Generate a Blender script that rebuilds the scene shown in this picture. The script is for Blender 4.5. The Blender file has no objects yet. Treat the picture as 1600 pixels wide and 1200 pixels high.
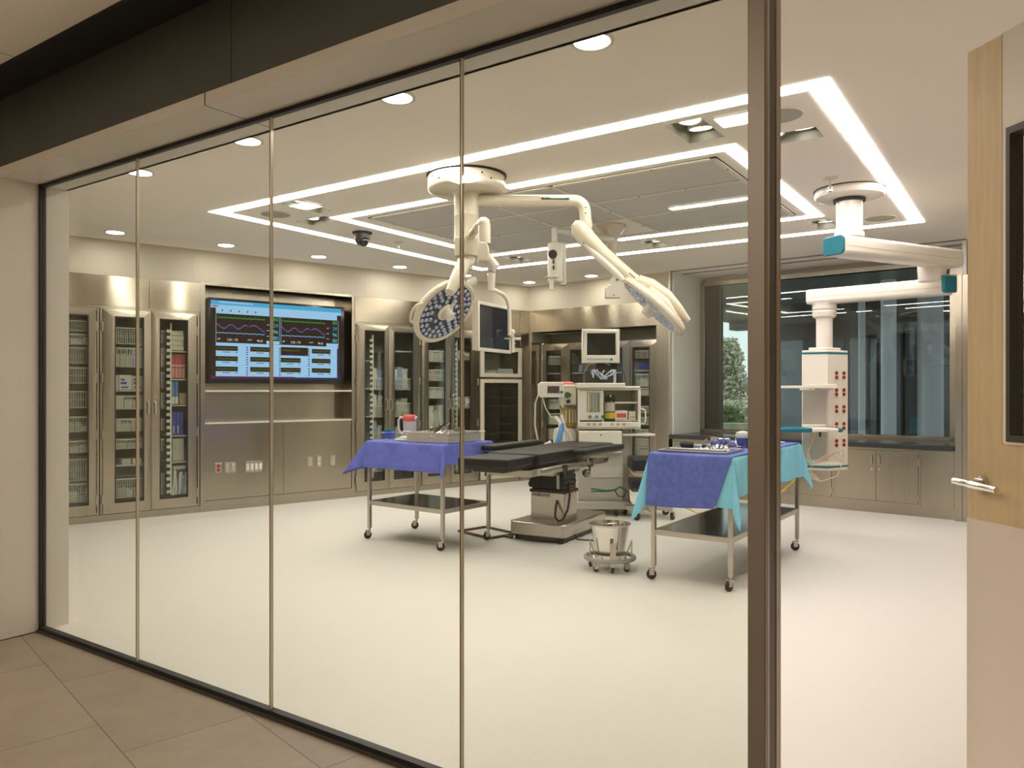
import bpy, math, random
from math import pi, sin, cos, radians, hypot, atan2
from mathutils import Vector, Matrix
random.seed(7)
S = bpy.context.scene
COL = S.collection

# ---------------------------------------------------------------- camera, world, exposure
YAW = radians(34.333)              # the camera looks along (-sin, cos) of this angle
cd = bpy.data.cameras.new('camera'); cam = bpy.data.objects.new('camera', cd); COL.objects.link(cam)
cam.location = (0, 0, 1.40); cam.rotation_euler = (pi/2, 0, YAW)
cd.sensor_width = 36; cd.lens = 27.0; cd.shift_y = 9/1600; cd.clip_start = .05; cd.clip_end = 400
S.camera = cam
S.view_settings.view_transform = 'Standard'; S.view_settings.look = 'None'
S.view_settings.exposure = 0.0; S.view_settings.gamma = 1; S.view_settings.use_curve_mapping = False
S.cycles.max_bounces = 12; S.cycles.diffuse_bounces = 8; S.cycles.glossy_bounces = 5
S.cycles.transparent_max_bounces = 24; S.cycles.transmission_bounces = 8
S.cycles.sample_clamp_indirect = 4.0
S.cycles.caustics_reflective = False; S.cycles.caustics_refractive = False
S.cycles.use_denoising = True
W = bpy.data.worlds.new('overcast_sky'); S.world = W; W.use_nodes = True
bg = W.node_tree.nodes['Background']; bg.inputs[0].default_value = (.95, .98, 1, 1); bg.inputs[1].default_value = 1.5

STRIP_E = 23.0      # emission of the ceiling light lines
DOWN_E = 90.0      # emission of the downlight discs
WARM = (1, .92, .84)
def area_light(name, loc, size, power, color, rot=(0, 0, 0), size_y=None, spread=None):
    l = bpy.data.lights.new(name, 'AREA'); l.energy = power; l.color = color; l.size = size
    if size_y: l.shape = 'RECTANGLE'; l.size_y = size_y
    if spread: l.spread = spread
    o = bpy.data.objects.new(name, l); o.location = loc; o.rotation_euler = rot; COL.objects.link(o); return o

# ---------------------------------------------------------------- frames of the place
def at(X, Z):      # plan grid turned by YAW: X to the side, Z ahead, about the corridor spot
    return (X*cos(YAW) - Z*sin(YAW), X*sin(YAW) + Z*cos(YAW))
def at3(X, Z, z): a = at(X, Z); return Vector((a[0], a[1], z))
class Frame:
    def __init__(s, o, ang): s.o = o; s.a = ang
    def p(s, x, y=0, z=0): return Vector((s.o[0] + x*cos(s.a) - y*sin(s.a), s.o[1] + x*sin(s.a) + y*cos(s.a), z))
CW = Frame((-8.26, 4.0), radians(73.704))      # cabinet wall: x along it, y into it
FW = Frame((-6.49, 10.0), radians(-5.469))     # far wall
DR = Frame((-.201, 3.15), radians(-43.8))      # open door leaf

# ---------------------------------------------------------------- materials
MC = {}
def mat(name, color, rough=.5, metal=0., emit=None, estr=0., noise=0., nscale=8., bump=0., bscale=60., aniso=0., alpha=1., coat=0., spec=.5, stretch=None):
    if name in MC: return MC[name]
    m = bpy.data.materials.new(name); m.use_nodes = True; nt = m.node_tree; b = nt.nodes['Principled BSDF']; MC[name] = m
    b.inputs['Base Color'].default_value = (*color, 1); b.inputs['Roughness'].default_value = rough
    b.inputs['Metallic'].default_value = metal; b.inputs['Specular IOR Level'].default_value = spec
    b.inputs['Coat Weight'].default_value = coat
    if emit: b.inputs['Emission Color'].default_value = (*emit, 1); b.inputs['Emission Strength'].default_value = estr
    if alpha < 1: b.inputs['Alpha'].default_value = alpha
    tc = nt.nodes.new('ShaderNodeTexCoord'); src = tc.outputs['Object']
    if stretch:
        mp = nt.nodes.new('ShaderNodeMapping'); mp.inputs['Scale'].default_value = stretch
        nt.links.new(src, mp.inputs[0]); src = mp.outputs[0]
    if noise:
        n = nt.nodes.new('ShaderNodeTexNoise'); n.inputs['Scale'].default_value = nscale; n.inputs['Detail'].default_value = 5
        nt.links.new(src, n.inputs['Vector'])
        r = nt.nodes.new('ShaderNodeMapRange'); r.inputs['From Min'].default_value = .3; r.inputs['From Max'].default_value = .7
        r.inputs['To Min'].default_value = 1 - noise; r.inputs['To Max'].default_value = 1 + noise
        nt.links.new(n.outputs['Fac'], r.inputs['Value'])
        x = nt.nodes.new('ShaderNodeVectorMath'); x.operation = 'SCALE'; x.inputs[0].default_value = color
        nt.links.new(r.outputs[0], x.inputs['Scale']); nt.links.new(x.outputs[0], b.inputs['Base Color'])
    if bump:
        n = nt.nodes.new('ShaderNodeTexNoise'); n.inputs['Scale'].default_value = bscale; n.inputs['Detail'].default_value = 3
        nt.links.new(src, n.inputs['Vector'])
        bp = nt.nodes.new('ShaderNodeBump'); bp.inputs['Strength'].default_value = bump; bp.inputs['Distance'].default_value = .01
        nt.links.new(n.outputs['Fac'], bp.inputs['Height']); nt.links.new(bp.outputs[0], b.inputs['Normal'])
    if aniso:
        b.inputs['Anisotropic'].default_value = aniso
        t = nt.nodes.new('ShaderNodeCombineXYZ'); t.inputs[2].default_value = 1
        nt.links.new(t.outputs[0], b.inputs['Tangent'])
    return m
def emitter(name, color, s):
    m = bpy.data.materials.new(name); m.use_nodes = True; nt = m.node_tree; nt.nodes.clear()
    e = nt.nodes.new('ShaderNodeEmission'); e.inputs[0].default_value = (*color, 1); e.inputs[1].default_value = s
    o = nt.nodes.new('ShaderNodeOutputMaterial'); nt.links.new(e.outputs[0], o.inputs[0]); return m
def glass(name, tint, refl=1.0, rough=0.0, ior=1.5):
    m = bpy.data.materials.new(name); m.use_nodes = True; nt = m.node_tree; nt.nodes.clear()
    t = nt.nodes.new('ShaderNodeBsdfTransparent'); t.inputs[0].default_value = (*tint, 1)
    g = nt.nodes.new('ShaderNodeBsdfGlossy'); g.inputs['Roughness'].default_value = rough; g.inputs[0].default_value = (refl, refl, refl, 1)
    f = nt.nodes.new('ShaderNodeFresnel')
    ge = nt.nodes.new('ShaderNodeNewGeometry'); mr = nt.nodes.new('ShaderNodeMapRange')      # same pane reflectance from both faces
    mr.inputs['To Min'].default_value = ior; mr.inputs['To Max'].default_value = 1/ior
    nt.links.new(ge.outputs['Backfacing'], mr.inputs['Value']); nt.links.new(mr.outputs[0], f.inputs[0])
    x = nt.nodes.new('ShaderNodeMixShader'); o = nt.nodes.new('ShaderNodeOutputMaterial')
    nt.links.new(f.outputs[0], x.inputs[0]); nt.links.new(t.outputs[0], x.inputs[1]); nt.links.new(g.outputs[0], x.inputs[2])
    nt.links.new(x.outputs[0], o.inputs[0]); return m
def brickmat(name, c1, c2, mortar, w, h, off, ang, loc, msize=.003, rough=.5, nz=.12):
    m = bpy.data.materials.new(name); m.use_nodes = True; nt = m.node_tree; b = nt.nodes['Principled BSDF']
    b.inputs['Roughness'].default_value = rough
    tc = nt.nodes.new('ShaderNodeTexCoord'); mp = nt.nodes.new('ShaderNodeMapping'); mp.vector_type = 'POINT'
    mp.inputs['Rotation'].default_value = (0, 0, ang); mp.inputs['Location'].default_value = loc
    nt.links.new(tc.outputs['Object'], mp.inputs[0])
    br = nt.nodes.new('ShaderNodeTexBrick'); br.offset = off; br.inputs['Scale'].default_value = 1
    br.inputs['Brick Width'].default_value = w; br.inputs['Row Height'].default_value = h; br.inputs['Mortar Size'].default_value = msize
    br.inputs['Mortar Smooth'].default_value = 0
    br.inputs['Color1'].default_value = (*c1, 1); br.inputs['Color2'].default_value = (*c2, 1); br.inputs['Mortar'].default_value = (*mortar, 1)
    nt.links.new(mp.outputs[0], br.inputs['Vector'])
    n = nt.nodes.new('ShaderNodeTexNoise'); n.inputs['Scale'].default_value = 5; n.inputs['Detail'].default_value = 9; n.inputs['Roughness'].default_value = .75
    nt.links.new(mp.outputs[0], n.inputs['Vector'])
    r = nt.nodes.new('ShaderNodeMapRange'); r.inputs['From Min'].default_value = .3; r.inputs['From Max'].default_value = .7; r.inputs['To Min'].default_value = 1-nz; r.inputs['To Max'].default_value = 1+nz
    nt.links.new(n.outputs['Fac'], r.inputs['Value'])
    x = nt.nodes.new('ShaderNodeVectorMath'); x.operation = 'SCALE'
    nt.links.new(br.outputs['Color'], x.inputs[0]); nt.links.new(r.outputs[0], x.inputs['Scale']); nt.links.new(x.outputs[0], b.inputs['Base Color'])
    return m

M = {}
M['ceiling'] = mat('ceiling_paint', (.92, .86, .785), .75, noise=.01, nscale=.6)
M['wall'] = mat('wall_paint', (.52, .475, .39), .5, noise=.02, nscale=1.2)
M['white_wall'] = mat('white_wall_paint', (.86, .86, .84), .6)
M['jamb'] = mat('jamb_metal_paint', (.74, .69, .62), .38, noise=.02, nscale=3)
M['fascia'] = mat('dark_fascia_paint', (.085, .085, .075), .55, noise=.06, nscale=2)
M['black'] = mat('black_rubber', (.012, .012, .012), .5)
M['slot'] = mat('black_slot_paint', (.02, .02, .018), .8)
M['bronze'] = mat('bronze_anodised_metal', (.30, .255, .215), .42, .35, noise=.04, nscale=3, stretch=(1, 1, .2))
M['bronze_dark'] = mat('dark_bronze_metal', (.07, .062, .05), .45, .3)
M['bronze_edge'] = mat('bronze_edge_metal', (.42, .32, .24), .35, .5)
M['floor'] = mat('speckled_floor_resin', (.84, .815, .765), .38, noise=.05, nscale=140, spec=.4)
M['steel'] = mat('brushed_steel', (.42, .378, .31), .20, 1., noise=.05, nscale=3, aniso=.75, stretch=(30, 30, .6))
M['steel_header'] = mat('polished_steel_header', (.46, .405, .325), .16, 1., noise=.03, nscale=3, aniso=.9, stretch=(30, 30, .6))
M['steel_plain'] = mat('satin_steel', (.56, .52, .46), .30, 1.)
M['steel_dark'] = mat('dark_mirror_steel', (.22, .21, .20), .12, 1.)
M['chrome'] = mat('chrome', (.80, .78, .74), .10, 1.)
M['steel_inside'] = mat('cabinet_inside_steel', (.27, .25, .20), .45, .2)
M['seam'] = mat('dark_seam', (.05, .045, .035), .8)
M['gasket'] = mat('black_gasket', (.02, .02, .02), .6)
M['shelf'] = mat('steel_shelf_edge', (.70, .68, .62), .35, .3)
M['white'] = mat('warm_white_enamel', (.78, .75, .67), .22, coat=.3)
M['cream'] = mat('cream_enamel', (.70, .64, .52), .25, coat=.3)
M['pendant'] = mat('pendant_white_enamel', (.86, .81, .74), .28, coat=.2)
M['teal'] = mat('teal_plastic', (.006, .155, .215), .35)
M['grey_plastic'] = mat('light_grey_plastic', (.55, .53, .48), .4)
M['putty'] = mat('putty_plastic', (.50, .47, .41), .35)
M['dark_plastic'] = mat('dark_plastic', (.03, .03, .032), .4)
M['vinyl'] = mat('black_vinyl', (.008, .008, .008), .45, bump=.15, bscale=30, spec=.35)
M['blue_vinyl'] = mat('dark_blue_vinyl', (.007, .008, .018), .4, spec=.35)
M['red'] = mat('red_socket_plastic', (.30, .012, .010), .4)
M['hot_red'] = mat('red_lid_plastic', (.62, .10, .09), .35)
M['blue_drape'] = mat('violet_blue_drape', (.12, .15, .56), .8, noise=.12, nscale=22, bump=.25, bscale=9)
M['blue_drape2'] = mat('royal_blue_drape', (.095, .135, .47), .8, noise=.18, nscale=26, bump=.2, bscale=9)
M['sky_drape'] = mat('sky_blue_drape', (.24, .64, .86), .75, noise=.05, nscale=14, bump=.2, bscale=9)
M['counter'] = mat('dark_stone_counter', (.035, .038, .045), .18, noise=.2, nscale=60)
M['wood'] = mat('maple_veneer', (.70, .53, .29), .45, noise=.08, nscale=4, stretch=(9, 9, .9))
M['laminate'] = mat('beige_door_laminate', (.86, .80, .70), .45)
M['laminate2'] = mat('kick_laminate', (.82, .72, .62), .45)
M['screen_navy'] = mat('dark_navy_screen', (.008, .012, .028), .12)
M['black_screen'] = mat('black_screen_glass', (.012, .014, .013), .08)
M['lens_blue'] = mat('clear_led_lens', (.42, .46, .62), .05, .6, emit=(.70, .78, 1), estr=.07)
M['lens_plate'] = mat('smoked_lens_plate', (.05, .05, .075), .12, .3)
M['paper'] = mat('white_paper', (.72, .70, .64), .7)
M['cloth'] = mat('white_towel', (.76, .74, .70), .9)
M['basket'] = mat('white_wire', (.80, .77, .68), .4)
M['carton'] = mat('white_carton', (.66, .61, .50), .7, noise=.06, nscale=15)
M['carton2'] = mat('grey_carton', (.52, .50, .44), .7, noise=.06, nscale=15)
M['tan'] = mat('tan_carton', (.42, .31, .18), .7)
M['redbox'] = mat('red_carton', (.50, .075, .07), .55)
M['pink'] = mat('pink_carton', (.62, .30, .26), .55)
M['bluebox'] = mat('blue_carton', (.10, .25, .48), .55)
M['navybox'] = mat('navy_carton', (.03, .06, .36), .5)
M['pack'] = mat('sterile_pack', (.70, .70, .66), .45, noise=.05, nscale=12)
M['pack_blue'] = mat('blue_sterile_pack', (.28, .38, .60), .5)
M['teal_bowl'] = mat('teal_bowl_plastic', (.02, .30, .36), .35)
M['blue_bowl'] = mat('blue_bowl_plastic', (.12, .20, .60), .35)
M['pitcher'] = mat('frosted_pitcher_plastic', (.66, .62, .56), .35)
M['green_hose'] = mat('green_hose', (.01, .12, .10), .4)
M['yellow'] = mat('yellow_cable', (.60, .45, .02), .4)
M['hose_blue'] = mat('blue_hose', (.10, .28, .62), .4)
M['brass'] = mat('amber_canister', (.36, .24, .06), .3, .3)
M['amber'] = mat('black_bottle', (.02, .02, .02), .2)
M['green'] = mat('green_label', (.03, .16, .04), .4)
M['navy'] = mat('navy_label', (.015, .02, .09), .4)
M['grille'] = mat('perforated_grille', (.57, .555, .515), .6)
M['grid_rail'] = mat('diffuser_rail', (.74, .70, .61), .5)
M['speaker'] = mat('speaker_grille', (.36, .34, .29), .7)
M['downtrim'] = mat('downlight_trim', (.66, .62, .52), .5)
M['baffle'] = mat('recess_baffle', (.22, .215, .17), .6)
M['pane'] = glass('clear_partition_glass', (.925, .938, .905), .55)
M['edge'] = mat('glass_edge_seal', (.86, .74, .58), .25, .3)
M['edge_dark'] = mat('glass_edge_dark_seal', (.10, .085, .07), .4)  # dark half of the seal line at each pane joint
M['cabglass'] = glass('cabinet_glass', (.90, .92, .90), .8)
M['winglass'] = glass('window_glass', (.82, .90, .90), 1.0)
M['floor_c'] = brickmat('corridor_stone_tile', (.27, .215, .16), (.30, .238, .178), (.13, .10, .075), .97, .505, .34, radians(13.1), (.30, -.395, 0), .0028, .45)
M['ceil_c'] = brickmat('corridor_ceiling_tile', (.92, .88, .80), (.92, .88, .80), (.42, .38, .31), 1.22, 1.22, 0, 0, (.4, -.03, 0), .004, .7, .02)
M['strip'] = emitter('light_line', WARM, STRIP_E)
M['lamp'] = emitter('downlight_lamp', WARM, DOWN_E); M['lamp2'] = emitter('twin_lamp', WARM, 12)
# perforations of the air diffuser
def perforate(m, scale):
    nt = m.node_tree; b = nt.nodes['Principled BSDF']
    tc = nt.nodes.new('ShaderNodeTexCoord'); v = nt.nodes.new('ShaderNodeTexVoronoi'); v.inputs['Scale'].default_value = scale; v.inputs['Randomness'].default_value = 0
    nt.links.new(tc.outputs['Object'], v.inputs['Vector'])
    r = nt.nodes.new('ShaderNodeMapRange'); r.inputs['From Min'].default_value = .25; r.inputs['From Max'].default_value = .4; r.inputs['To Min'].default_value = .7; r.inputs['To Max'].default_value = 1
    nt.links.new(v.outputs['Distance'], r.inputs['Value'])
    x = nt.nodes.new('ShaderNodeVectorMath'); x.operation = 'SCALE'; x.inputs[0].default_value = b.inputs['Base Color'].default_value[:3]
    nt.links.new(r.outputs[0], x.inputs['Scale']); nt.links.new(x.outputs[0], b.inputs['Base Color'])
perforate(M['grille'], 45)

# ---------------------------------------------------------------- mesh helpers
class MB:
    """collects shapes, links them as one mesh"""
    def __init__(s): s.v = []; s.f = []; s.m = []; s.T = Matrix.Identity(4); s.mi = 0
    def add(s, vs, fs):
        b = len(s.v); s.v += [tuple(s.T @ Vector(v)) for v in vs]; s.f += [tuple(b+i for i in f) for f in fs]; s.m += [s.mi]*len(fs); return s
    def mix(s, i): s.mi = i; return s
    def box(s, x0, x1, y0, y1, z0, z1):
        vs = [(x, y, z) for z in (z0, z1) for y in (y0, y1) for x in (x0, x1)]
        return s.add(vs, [(0, 2, 3, 1), (4, 5, 7, 6), (0, 1, 5, 4), (2, 6, 7, 3), (0, 4, 6, 2), (1, 3, 7, 5)])
    def bar(s, a, b, w, h=None, up=(0, 0, 1)):
        a = Vector(a); b = Vector(b); h = h or w; d = (b-a).normalized(); u = Vector(up)
        if abs(d.dot(u)) > .98: u = Vector((1, 0, 0))
        r = d.cross(u).normalized(); u = r.cross(d).normalized()
        vs = [p + r*sx*w/2 + u*sy*h/2 for p in (a, b) for sx, sy in ((-1, -1), (1, -1), (1, 1), (-1, 1))]
        return s.add(vs, [(0, 1, 2, 3), (7, 6, 5, 4), (0, 4, 5, 1), (1, 5, 6, 2), (2, 6, 7, 3), (3, 7, 4, 0)])
    def tube(s, pts, r, n=10, cap=True, r2=None):
        pts = [Vector(p) for p in pts]; k = len(pts); rs = r if isinstance(r, (list, tuple)) else [r]*k
        ref = None; rings = []
        for i, p in enumerate(pts):
            d = (pts[min(i+1, k-1)] - pts[max(i-1, 0)]).normalized()
            if ref is None:
                ref = Vector((0, 0, 1)) if abs(d.z) < .9 else Vector((1, 0, 0))
                ref = (ref - d*ref.dot(d)).normalized()
            else:
                ref = (ref - d*ref.dot(d))
                ref = ref.normalized() if ref.length > 1e-6 else Vector((1, 0, 0))
            o = d.cross(ref)
            rings.append([p + (ref*cos(2*pi*j/n) + o*sin(2*pi*j/n))*rs[i] for j in range(n)])
        vs = [v for r_ in rings for v in r_]; fs = []
        for i in range(k-1):
            for j in range(n): a = i*n+j; b = i*n+(j+1) % n; fs.append((a, b, b+n, a+n))
        if cap: fs.append(tuple(reversed(range(n)))); fs.append(tuple((k-1)*n+j for j in range(n)))
        return s.add(vs, fs)
    def cyl(s, x, y, z0, z1, r, n=24, r2=None): return s.lathe([(r, z0), (r if r2 is None else r2, z1)], x, y, n)
    def lathe(s, prof, x=0, y=0, n=32, caps=True, closed=False):
        vs = []; fs = []; k = len(prof)
        for r, z in prof: vs += [(x+r*cos(2*pi*j/n), y+r*sin(2*pi*j/n), z) for j in range(n)]
        for i in range(k-1 + (1 if closed else 0)):
            i2 = (i+1) % k
            for j in range(n): j2 = (j+1) % n; fs.append((i*n+j, i*n+j2, i2*n+j2, i2*n+j))
        if caps and not closed:
            fs.append(tuple(reversed(range(n)))); fs.append(tuple((k-1)*n+j for j in range(n)))
        return s.add(vs, fs)
    def ball(s, c, r, n=12, sc=(1, 1, 1)):
        pr = []; m = max(6, n//2); vs = []; fs = []
        for i in range(m+1):
            t = -pi/2 + pi*i/m; rr = max(cos(t), 1e-4)
            for j in range(n): vs.append((c[0]+r*sc[0]*rr*cos(2*pi*j/n), c[1]+r*sc[1]*rr*sin(2*pi*j/n), c[2]+r*sc[2]*sin(t)))
        for i in range(m):
            for j in range(n): j2 = (j+1) % n; fs.append((i*n+j, i*n+j2, (i+1)*n+j2, (i+1)*n+j))
        return s.add(vs, fs)
    def prism(s, poly, z0, z1, axis='z'):
        k = len(poly)
        def P(a, b, c): return (a, b, c) if axis == 'z' else ((a, c, b) if axis == 'y' else (c, a, b))
        vs = [P(a, b, z0) for a, b in poly] + [P(a, b, z1) for a, b in poly]
        fs = [tuple(reversed(range(k))), tuple(range(k, 2*k))] + [(i, (i+1) % k, (i+1) % k + k, i+k) for i in range(k)]
        return s.add(vs, fs)
    def torus(s, c, R, r, n=32, k=8, axis='z'):
        vs = []; fs = []
        for i in range(n):
            for j in range(k):
                a = 2*pi*i/n; b = 2*pi*j/k; x = (R+r*cos(b))*cos(a); y = (R+r*cos(b))*sin(a); z = r*sin(b)
                v = (x, y, z) if axis == 'z' else ((x, z, y) if axis == 'y' else (z, x, y))
                vs.append((c[0]+v[0], c[1]+v[1], c[2]+v[2]))
        for i in range(n):
            for j in range(k): fs.append((i*k+j, ((i+1) % n)*k+j, ((i+1) % n)*k+(j+1) % k, i*k+(j+1) % k))
        return s.add(vs, fs)
    def plate(s, X0, X1, Z0, Z1, x0, x1, z0, z1, y0, y1, r=.02, n=5):
        """plate X0..X1 x Z0..Z1 with a round-cornered hole x0..x1 x z0..z1, thick y0..y1"""
        inn = []; out = []
        for cx, cz, ox, oz, a0 in ((x1-r, z1-r, X1, Z1, 0), (x0+r, z1-r, X0, Z1, 90), (x0+r, z0+r, X0, Z0, 180), (x1-r, z0+r, X1, Z0, 270)):
            for i in range(n+1):
                a = radians(a0 + 90*i/n); inn.append((cx+r*cos(a), cz+r*sin(a))); out.append((ox, oz))
        k = len(inn); vs = []
        for y in (y0, y1): vs += [(a, y, b) for a, b in inn] + [(a, y, b) for a, b in out]
        fs = []
        for i in range(k):
            j = (i+1) % k
            same = out[i] == out[j]
            fs.append((i, j, j+k) if same else (i, j, j+k, i+k))
            fs.append((2*k+j, 2*k+i, 3*k+j) if same else (2*k+j, 2*k+i, 3*k+i, 3*k+j))
            fs.append((i, i+2*k, j+2*k, j))
            if not same: fs.append((i+k, j+k, j+3*k, i+3*k))
        return s.add(vs, fs)
    def at(s, T): s.T = T; return s
    def build(s, name, m, parent=None, smooth=True, bevel=0, seg=2, loc=None, rot=None):
        me = bpy.data.meshes.new(name); me.from_pydata(s.v, [], s.f); me.validate(); me.update()
        ms = m if isinstance(m, (list, tuple)) else [m]
        for q in ms: me.materials.append(M[q] if isinstance(q, str) else q)
        if len(ms) > 1 and len(me.polygons) == len(s.m): me.polygons.foreach_set('material_index', s.m)
        if smooth:
            me.polygons.foreach_set('use_smooth', [True]*len(me.polygons)); me.set_sharp_from_angle(angle=radians(38))
        o = bpy.data.objects.new(name, me); COL.objects.link(o)
        if parent: o.parent = parent
        if loc is not None: o.location = loc
        if rot is not None: o.rotation_euler = rot
        if bevel:
            b = o.modifiers.new('bevel', 'BEVEL'); b.width = bevel; b.segments = seg; b.limit_method = 'ANGLE'; b.angle_limit = radians(40)
        return o
def tag(o, label=None, cat=None, group=None, kind=None):
    if label: o['label'] = label
    if cat: o['category'] = cat
    if group: o['group'] = group
    if kind: o['kind'] = kind
    return o
def thing(name, label, cat, loc=(0, 0, 0), rz=0, group=None, kind=None):
    o = bpy.data.objects.new(name, None); COL.objects.link(o); o.empty_display_size = .05
    o.location = loc; o.rotation_euler = (0, 0, rz)
    return tag(o, label, cat, group, kind)
def struct(name, mb, m, parent=None, label=None, **k):
    o = mb.build(name, m, parent, **k)
    if not parent: o['kind'] = 'structure'
    if label: o['label'] = label
    return o
def kids(o): return [c for c in bpy.data.objects if c.parent == o]
def copy_tree(o, parent=None):
    c = o.copy(); COL.objects.link(c); c.parent = parent
    for ch in kids(o): copy_tree(ch, c)
    return c
def text(name, s, size, m, parent, loc, rot, ext=.0003, align='CENTER', sx=1):
    c = bpy.data.curves.new(name, 'FONT'); c.body = s; c.size = size; c.extrude = ext; c.align_x = align; c.align_y = 'CENTER'
    c.materials.append(M[m] if isinstance(m, str) else m)
    o = bpy.data.objects.new(name, c); COL.objects.link(o); bpy.context.view_layer.update()
    me = bpy.data.meshes.new_from_object(o.evaluated_get(bpy.context.evaluated_depsgraph_get())); bpy.data.objects.remove(o)
    o = bpy.data.objects.new(name, me); COL.objects.link(o); o.parent = parent; o.location = loc; o.rotation_euler = rot; o.scale = (sx, 1, 1)
    return o
def basis(x, y, z, o=(0, 0, 0)):
    return Matrix(((x[0], y[0], z[0], o[0]), (x[1], y[1], z[1], o[1]), (x[2], y[2], z[2], o[2]), (0, 0, 0, 1)))
def arc(c, u, v, r, a0, a1, n=8):
    c = Vector(c); u = Vector(u); v = Vector(v)
    return [c + u*r*cos(radians(a0+(a1-a0)*i/n)) + v*r*sin(radians(a0+(a1-a0)*i/n)) for i in range(n+1)]

# ================================================================ THE SETTING
HEAD = 2.59; CEIL = 3.0; GY = 2.147
struct('floor', MB().box(-9.0, 2.2, GY-.005, 11.2, -.06, 0), 'floor')
struct('corridor_floor', MB().box(-7.6, 3.2, -2.6, GY-.02, -.06, -.004), 'floor_c')
# room ceiling with openings
holes = []
SQ = [(-1.60, 4.56, 0), (-1.24, 5.22, 1), (-5.36, 4.60, 1), (-5.62, 5.10, 1), (-3.46, 7.86, 1), (-1.45, 7.86, 1), (-5.30, 7.82, 1), (-4.9, 7.86, 1)]
def holed(x0, x1, y0, y1, z, hs):
    xs = sorted({x0, x1, *[h[0] for h in hs], *[h[1] for h in hs]}); ys = sorted({y0, y1, *[h[2] for h in hs], *[h[3] for h in hs]})
    mb = MB(); idx = {}; vs = []; fs = []
    for i, x in enumerate(xs):
        for j, y in enumerate(ys): idx[i, j] = len(vs); vs.append((x, y, z))
    for i in range(len(xs)-1):
        for j in range(len(ys)-1):
            cx = (xs[i]+xs[i+1])/2; cy = (ys[j]+ys[j+1])/2
            if any(h[0] < cx < h[1] and h[2] < cy < h[3] for h in hs): continue
            fs.append((idx[i, j], idx[i, j+1], idx[i+1, j+1], idx[i+1, j]))
    mb.add(vs, fs); mb.box(x0, x1, y0, y1, z+.22, z+.26); return mb
sqh = []
for x, y, o in SQ:
    hx, hy = (.09, .17) if o == 0 else (.17, .09)
    sqh.append((x-hx, x+hx, y-hy, y+hy))
o = struct('ceiling', holed(-9.0, 2.2, 2.30, 11.2, CEIL, sqh), 'ceiling', smooth=False)
# walls
def fbox(fr, x0, x1, y0, y1, z0, z1):       # a box in a wall's frame
    mb = MB(); mb.T = Matrix.Translation((fr.o[0], fr.o[1], 0)) @ Matrix.Rotation(fr.a, 4, 'Z'); return mb.box(x0, x1, y0, y1, z0, z1)
wl = fbox(CW, -2.0, 6.45, 0, .12, 2.617, CEIL); wl.box(-2.0, 6.6, .52, .62, 0, CEIL)
struct('wall_left', wl, 'wall')
sm = fbox(CW, 1.203, 1.206, -.001, .01, 2.617, CEIL); sm.box(2.137, 2.14, -.001, .01, 2.617, CEIL); sm.box(3.4, 3.403, -.001, .01, 2.617, CEIL); sm.box(4.7, 4.703, -.001, .01, 2.617, CEIL)
struct('trim_1', sm, mat('wall_joint', (.42, .385, .31), .6))
wf = fbox(FW, -.35, 2.42, 0, .12, 2.617, CEIL); wf.box(-.35, 2.42, .80, .92, 0, CEIL); wf.box(2.35, 2.42, .12, .80, 0, CEIL)
struct('wall_far', wf, 'wall')
wf = fbox(FW, 5.93, 8.6, 0, .12, 2.617, CEIL); wf.box(5.91, 8.6, .80, .92, 0, CEIL); struct('wall_far_right', wf, 'wall')
# window bay: white reveal, sill wall, header
wb = fbox(FW, 2.42, 2.45, .03, .9, .80, CEIL); 
struct('wall_bay_left', wb, 'white_wall')
wb = fbox(FW, 5.86, 5.90, .03, .9, .80, CEIL)
struct('wall_bay_right', wb, 'white_wall')
wb = fbox(FW, 2.40, 5.9, .90, 1.02, 0, .80); wb.box(2.40, 5.9, .90, 1.02, 2.93, CEIL)
struct('wall_bay_back', wb, 'wall')
gr = fbox(FW, 2.42, 5.9, -.02, -.005, 2.985, 2.9995); gr.box(2.42, 5.9, .30, .33, 2.99, 2.9995)
struct('trim_2', gr, mat('ceiling_reveal', (.22, .20, .17), .7))
struct('wall_right', MB().box(2.0, 2.15, 2.30, 9.6, 0, CEIL), 'wall')
# partition wall between room and corridor
pw = MB(); pw.box(-9.0, -4.90, 1.93, 2.30, 0, CEIL); pw.box(-4.9, 2.2, 2.28, 2.30, HEAD, CEIL); pw.box(.82, 2.2, 1.95, 2.30, 0, CEIL)
struct('wall_front', pw, 'wall')
jb = MB(); jb.box(-4.90, -4.782, 1.93, 2.30, 0, HEAD+.055); struct('jamb', jb, 'jamb', bevel=.002)
so = MB(); so.box(-4.782, .82, 1.93, 2.30, HEAD, HEAD+.055); 
struct('trim_3', so, 'jamb', bevel=.002)
sj = MB(); sj.box(-2.876, -2.872, 1.928, 2.301, HEAD-.0006, HEAD+.056); struct('trim_4', sj, 'seam')
fa = MB(); fa.box(-4.86, .9, 1.945, 2.27, HEAD+.055, 3.30)
struct('trim_5', fa, 'fascia')
struct('trim_6', MB().box(-2.72, -2.7165, 1.9435, 1.95, HEAD+.055, 3.2), 'seam')
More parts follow.
